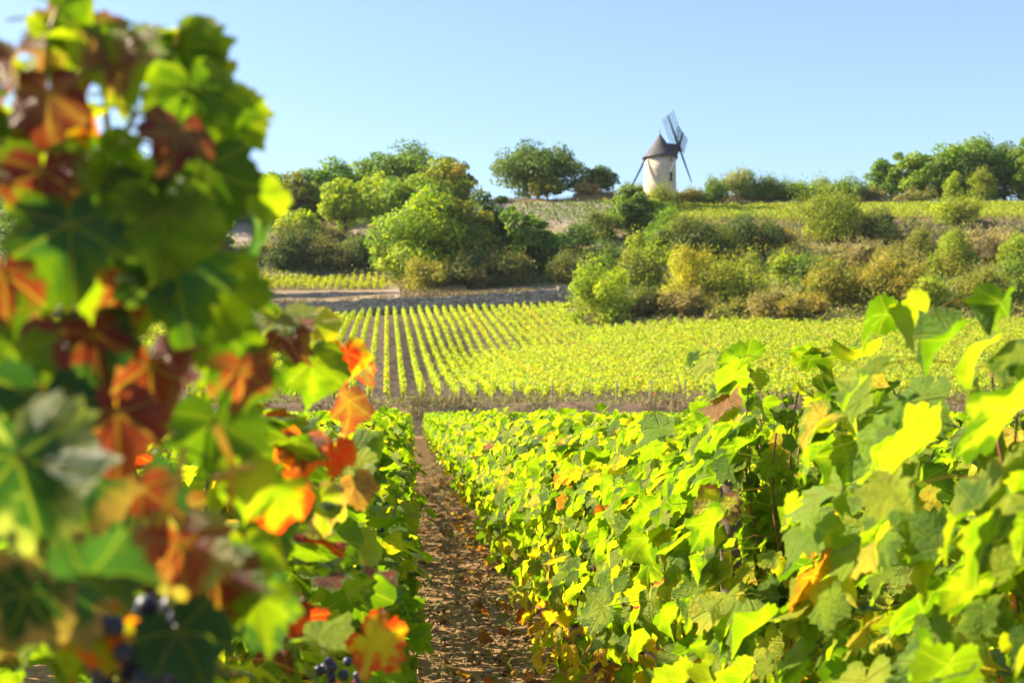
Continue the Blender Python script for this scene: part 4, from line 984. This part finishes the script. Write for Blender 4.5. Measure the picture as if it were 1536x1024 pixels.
SH = [
 (902, 488, 96, 82, 'big round lime green shrub at the corner of the slope field', LIMEG),
 (970, 455, 76, 92, 'tall yellow green shrub behind the round lime shrub', LIMEG + OLIVE),
 (1036, 462, 74, 78, 'bright yellow shrub in the middle of the bushy bank', YELLOW),
 (1096, 458, 98, 72, 'wide olive shrub right of the bright yellow one', OLIVE + LIMEG[:2]),
 (1040, 398, 90, 64, 'dark olive shrub below the high vine terrace', OLIVE + DARK),
 (1072, 396, 64, 42, 'light olive rounded shrub above the bright yellow one', OLIVE),
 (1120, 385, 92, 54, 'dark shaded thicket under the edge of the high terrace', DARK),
 (1000, 380, 60, 66, 'green shrub at the foot of the dark tree below the windmill', MIDG),
 (915, 420, 70, 50, 'dark green shrub left of the tree below the windmill', DARK + MIDG),
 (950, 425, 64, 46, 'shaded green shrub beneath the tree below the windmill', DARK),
 (1238, 372, 104, 72, 'big olive yellow shrub standing in front of the high terrace', OLIVE + LIMEG),
 (1310, 372, 112, 52, 'long dark shrub right of the big olive one on the upper bank', DARK + OLIVE[:2]),
 (1382, 398, 54, 48, 'round olive shrub right of the grey brush', OLIVE),
 (1430, 414, 62, 64, 'bushy lime olive shrub on the right of the bank', OLIVE + LIMEG),
 (1182, 430, 54, 50, 'light green shrub in the centre of the bank', LIMEG + OLIVE),
 (1224, 432, 74, 46, 'dark green bush beside the light green shrub', MIDG + DARK),
 (1258, 470, 112, 62, 'rusty olive shrub low on the bank', RUSTY + OLIVE),
 (1335, 470, 112, 80, 'wide orange tinted shrub low on the right of the bank', RUSTY + OLIVE + [(.28, .20, .04)]),
 (1396, 474, 66, 56, 'yellow green shrub at the lower right of the bank', OLIVE + LIMEG),
 (1154, 486, 62, 44, 'brown twiggy shrub at the foot of the bank', BROWNB),
 (1200, 486, 76, 40, 'rust brown low shrub at the foot of the bank', RUSTY + BROWNB),
 (1232, 398, 130, 28, 'patch of grey dead brush across the middle of the bank', GREY),
 (1488, 390, 120, 42, 'tan grey dead brush on the right of the upper bank', GREY),
 (1520, 398, 46, 42, 'lime shrub near the right edge on the upper bank', LIMEG),
 (1436, 336, 64, 38, 'feathery lime shrub standing before the high terrace at the right', LIMEG + OLIVE),
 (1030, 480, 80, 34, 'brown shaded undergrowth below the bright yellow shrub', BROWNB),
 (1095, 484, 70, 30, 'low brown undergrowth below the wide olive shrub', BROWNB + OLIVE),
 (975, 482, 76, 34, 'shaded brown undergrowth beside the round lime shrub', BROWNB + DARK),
 (1470, 470, 80, 60, 'olive shrub low on the bank near the right edge', OLIVE),
 (1525, 460, 70, 66, 'green olive shrub low at the right edge', OLIVE + MIDG),
 (1160, 372, 60, 36, 'rusty scrub under the high terrace left of the big olive shrub', RUSTY + BROWNB),
 (1290, 405, 70, 34, 'brown scrub below the long dark shrub', BROWNB + GREY),
 (1345, 415, 60, 40, 'grey green scrub below the dark shrub on the upper bank', GREY + OLIVE),
 (470, 400, 100, 48, 'shaded grey brown scrub above the yellow terrace', DARK + OLIVE[:1] + BROWNB[1:2] + GREY[3:]),  # DARK tones put the shade of the bank into the leaf colour
 (535, 398, 76, 44, 'shaded grey scrub left of the big oak', DARK + GREY[3:] + OLIVE[:1]),  # bank's shade painted in with DARK leaves
 (425, 400, 70, 60, 'brown scrub at the far left above the yellow terrace', BROWNB[1:] + DARK),  # own brown, plus DARK leaves standing in for the bank's shade
 (500, 366, 90, 24, 'pale dry brush below the lime slender tree', GREY + BROWNB),
 (640, 438, 60, 42, 'golden dry bush at the foot of the big oak', [(.26, .24, .04), (.24, .2, .05), (.2, .22, .03)]),
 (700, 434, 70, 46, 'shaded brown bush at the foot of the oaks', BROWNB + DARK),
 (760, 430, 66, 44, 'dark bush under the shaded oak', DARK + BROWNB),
 (850, 424, 56, 40, 'dull brown bush above the end of the long wall', BROWNB + DARK),
 (862, 380, 60, 40, 'green bush on the bank below the grey terrace', MIDG + DARK),
 (905, 362, 54, 36, 'dark bush below the young vine rows', DARK + OLIVE),
 (880, 302, 36, 18, 'tawny dry bush on the earth mound beside the windmill', [(.34, .25, .13), (.28, .2, .1), (.22, .18, .08)]),
 (952, 304, 44, 24, 'green bush left of the windmill foot', MIDG + OLIVE),
 (990, 306, 50, 36, 'olive bush right in front of the windmill tower', OLIVE + LIMEG[:1]),
 (1030, 306, 54, 20, 'low brown brush right of the windmill', BROWNB + OLIVE),
 (1072, 296, 38, 36, 'small round dark tree like bush on the ridge right of the windmill', MIDG + DKOAK),
 (1106, 300, 58, 40, 'wide grey green bush on the ridge', MIDG + GREY[:2]),
 (1140, 304, 50, 34, 'dark low bush on the ridge behind the lime one', DKOAK),
 (1156, 306, 44, 22, 'lime low bush at the back of the high terrace', LIMEG + OLIVE),
 (1175, 303, 44, 30, 'dark green bush in the middle of the ridge', DKOAK + MIDG),
 (1206, 306, 42, 30, 'bright green bush on the ridge', MIDG + LIMEG),
 (1238, 305, 52, 36, 'grey green thorny bush on the ridge', MIDG + GREY[:1]),
 (1275, 305, 56, 34, 'dark green bush on the ridge before the right wood', DKOAK + MIDG),
 (1305, 306, 44, 20, 'pale brown brush at the left of the right wood', GREY + BROWNB),
 (1375, 307, 60, 18, 'low pale brush under the right wood', GREY + OLIVE),
 (1428, 306, 26, 42, 'slim lime sapling before the right wood', LIMEG),
 (1476, 306, 34, 46, 'light green sapling before the tall dark oak', LIMEG + OLIVE),
]
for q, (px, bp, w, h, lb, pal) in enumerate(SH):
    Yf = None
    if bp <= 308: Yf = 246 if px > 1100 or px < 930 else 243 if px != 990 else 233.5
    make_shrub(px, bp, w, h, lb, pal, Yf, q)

# ------------------------------------------------------------------ ground cover of the banks
def cover():
    rng = np.random.default_rng(71)
    g = G(); n = 125000; Y = rng.uniform(128, 222, n); px = rng.uniform(-250, 1640, n); X = (px - VX) * Y / FP
    u = X + .0178 * Y
    ok = ((px > 866) & (Y > np.interp(u, [20, 22, 26, 34, 42, 80], [179, 153, 148.5, 140.5, 133, 132]))) | (Y > 198.5) | ((Y > 186) & (px > 590))
    ok &= ~((px > 740) & (px < 905) & (Y > 206) & (fbm(X * .4, Y * .4, 2, 6) > -.05))
    X, Y = X[ok], Y[ok]; n = len(X); pt = fbm(X * .12, Y * .12, 3, 14)
    h = np.where(pt > 0, rng.uniform(.3, 1.5, n), rng.uniform(.15, .6, n)) ; z = H(X, Y) + h * rng.random(n)
    P = np.stack([X, Y, z], -1); Nn = norm(rng.normal(0, .6, (n, 3)) + A([-.1, -.3, .6])); Tt = norm(np.cross(Nn, rng.normal(0, 1, (n, 3)))); B = np.cross(Nn, Tt); s = rng.uniform(.12, .26, n)[:, None]
    pal = np.where((pt > .02)[:, None], A(BROWNB + OLIVE + DARK)[rng.integers(0, 12, n)], A(MIDG + BROWNB + OLIVE)[rng.integers(0, 12, n)]) * rng.uniform(.8, 1.25, (n, 1))
    g.add(np.stack([P - Tt * s, P + B * s * .6, P + Tt * s, P - B * s * .6], 1).reshape(-1, 3), np.arange(n)[:, None] * 4 + A([[0, 1, 2, 3]]), np.repeat(np.c_[pal, np.zeros(n)], 4, 0))
    n = 9000; Y = rng.uniform(73.3, 78.6, n); X = (rng.uniform(350, 1650, n) - VX) * Y / FP; k = fbm(X * .35, Y * .5, 3, 31) > -.02; X, Y = X[k], Y[k]; n = len(X)
    P = np.stack([X, Y, H(X, Y) + rng.uniform(0, .32, n)], -1); Nn = norm(rng.normal(0, .6, (n, 3)) + A([-.1, -.3, .6])); Tt = norm(np.cross(Nn, rng.normal(0, 1, (n, 3)))); B = np.cross(Nn, Tt); s = rng.uniform(.04, .10, n)[:, None]
    pal = A(OLIVE + BROWNB + MIDG)[rng.integers(0, 12, n)] * rng.uniform(.7, 1.2, (n, 1))
    g.add(np.stack([P - Tt * s, P + B * s * .6, P + Tt * s, P - B * s * .6], 1).reshape(-1, 3), np.arange(n)[:, None] * 4 + A([[0, 1, 2, 3]]), np.repeat(np.c_[pal, np.zeros(n)], 4, 0))
    tag(g.build('brambles', TREE), 'low brown and olive brambles covering the hillside banks', 'brambles', kind='stuff')
    # dry grass blades: earth bank, wall tops, terrace edges, ridge
    g = G(); Xs, Ys, hs = [], [], []
    def scatter(n, px0, px1, y0, y1, h):
        Y = rng.uniform(y0, y1, n); X = (rng.uniform(px0, px1, n) - VX) * Y / FP; Xs.append(X); Ys.append(Y); hs.append(np.full(n, h))
    scatter(14000, 380, 1650, 73.2, 78.6, .3); scatter(900, 620, 780, 76, 79.2, .55); scatter(800, 960, 1060, 74, 78.8, .5); scatter(5000, 250, 862, 179.0, 183.4, .35); scatter(3000, 250, 862, 177.9, 178.3, .7); scatter(2500, 250, 862, 179.0, 179.9, .7)
    scatter(6000, 740, 1700, 241, 250, .8); scatter(5000, 930, 1360, 241.5, 247, 1.1); scatter(14000, 866, 1600, 140, 219, .7); scatter(3000, 600, 700, 180, 192, .8); scatter(2500, 740, 930, 206, 222, .4); scatter(1500, 860, 930, 243, 250, .9)
    X, Y, h = (np.concatenate(v) for v in (Xs, Ys, hs)); k = fbm(X * .5, Y * .5, 3, 2) > -.09; X, Y, h = X[k], Y[k], h[k]; n = len(X); h = h * rng.uniform(.4, 1.2, n)
    base = np.stack([X, Y, H(X, Y) - .04], -1); a = rng.uniform(0, 6.28, n); d = np.stack([np.cos(a), np.sin(a), 0 * a], -1); w = np.stack([-np.sin(a), np.cos(a), 0 * a], -1) * (.008 + .00022 * Y)[:, None]
    V = np.stack([base - w, base + w, base + d * h[:, None] * .35 + A([0, 0, 1]) * h[:, None]], 1).reshape(-1, 3)
    C = pick(rng, A([[.36, .27, .13], [.28, .21, .11], [.20, .17, .07], [.42, .33, .17]]), n)
    g.add(V, np.arange(n)[:, None] * 3 + A([[0, 1, 2]]), np.repeat(np.c_[C, np.zeros(n)], 3, 0))
    tag(g.build('dry_grass', DRY), 'tufts of tan dry grass on the banks and along the wall tops', 'dry grass', kind='stuff')
cover()

# ------------------------------------------------------------------ thin morning air over the valley
def haze():
    g = G(); box(g, (0, 800, 28), (1700, 0, 0), (0, 1300, 0), (0, 0, 33))
    m = bpy.data.materials.new('air'); m.use_nodes = True; t = m.node_tree; t.nodes.remove(t.nodes['Principled BSDF'])
    v = t.nodes.new('ShaderNodeVolumePrincipled'); v.inputs['Color'].default_value = (.72, .86, 1, 1); v.inputs['Density'].default_value = .00006; v.inputs['Anisotropy'].default_value = .2
    t.links.new(v.outputs[0], t.nodes['Material Output'].inputs['Volume'])
    tag(g.build('haze', m), 'thin pale haze over the vineyard valley', 'haze', kind='stuff')
haze()
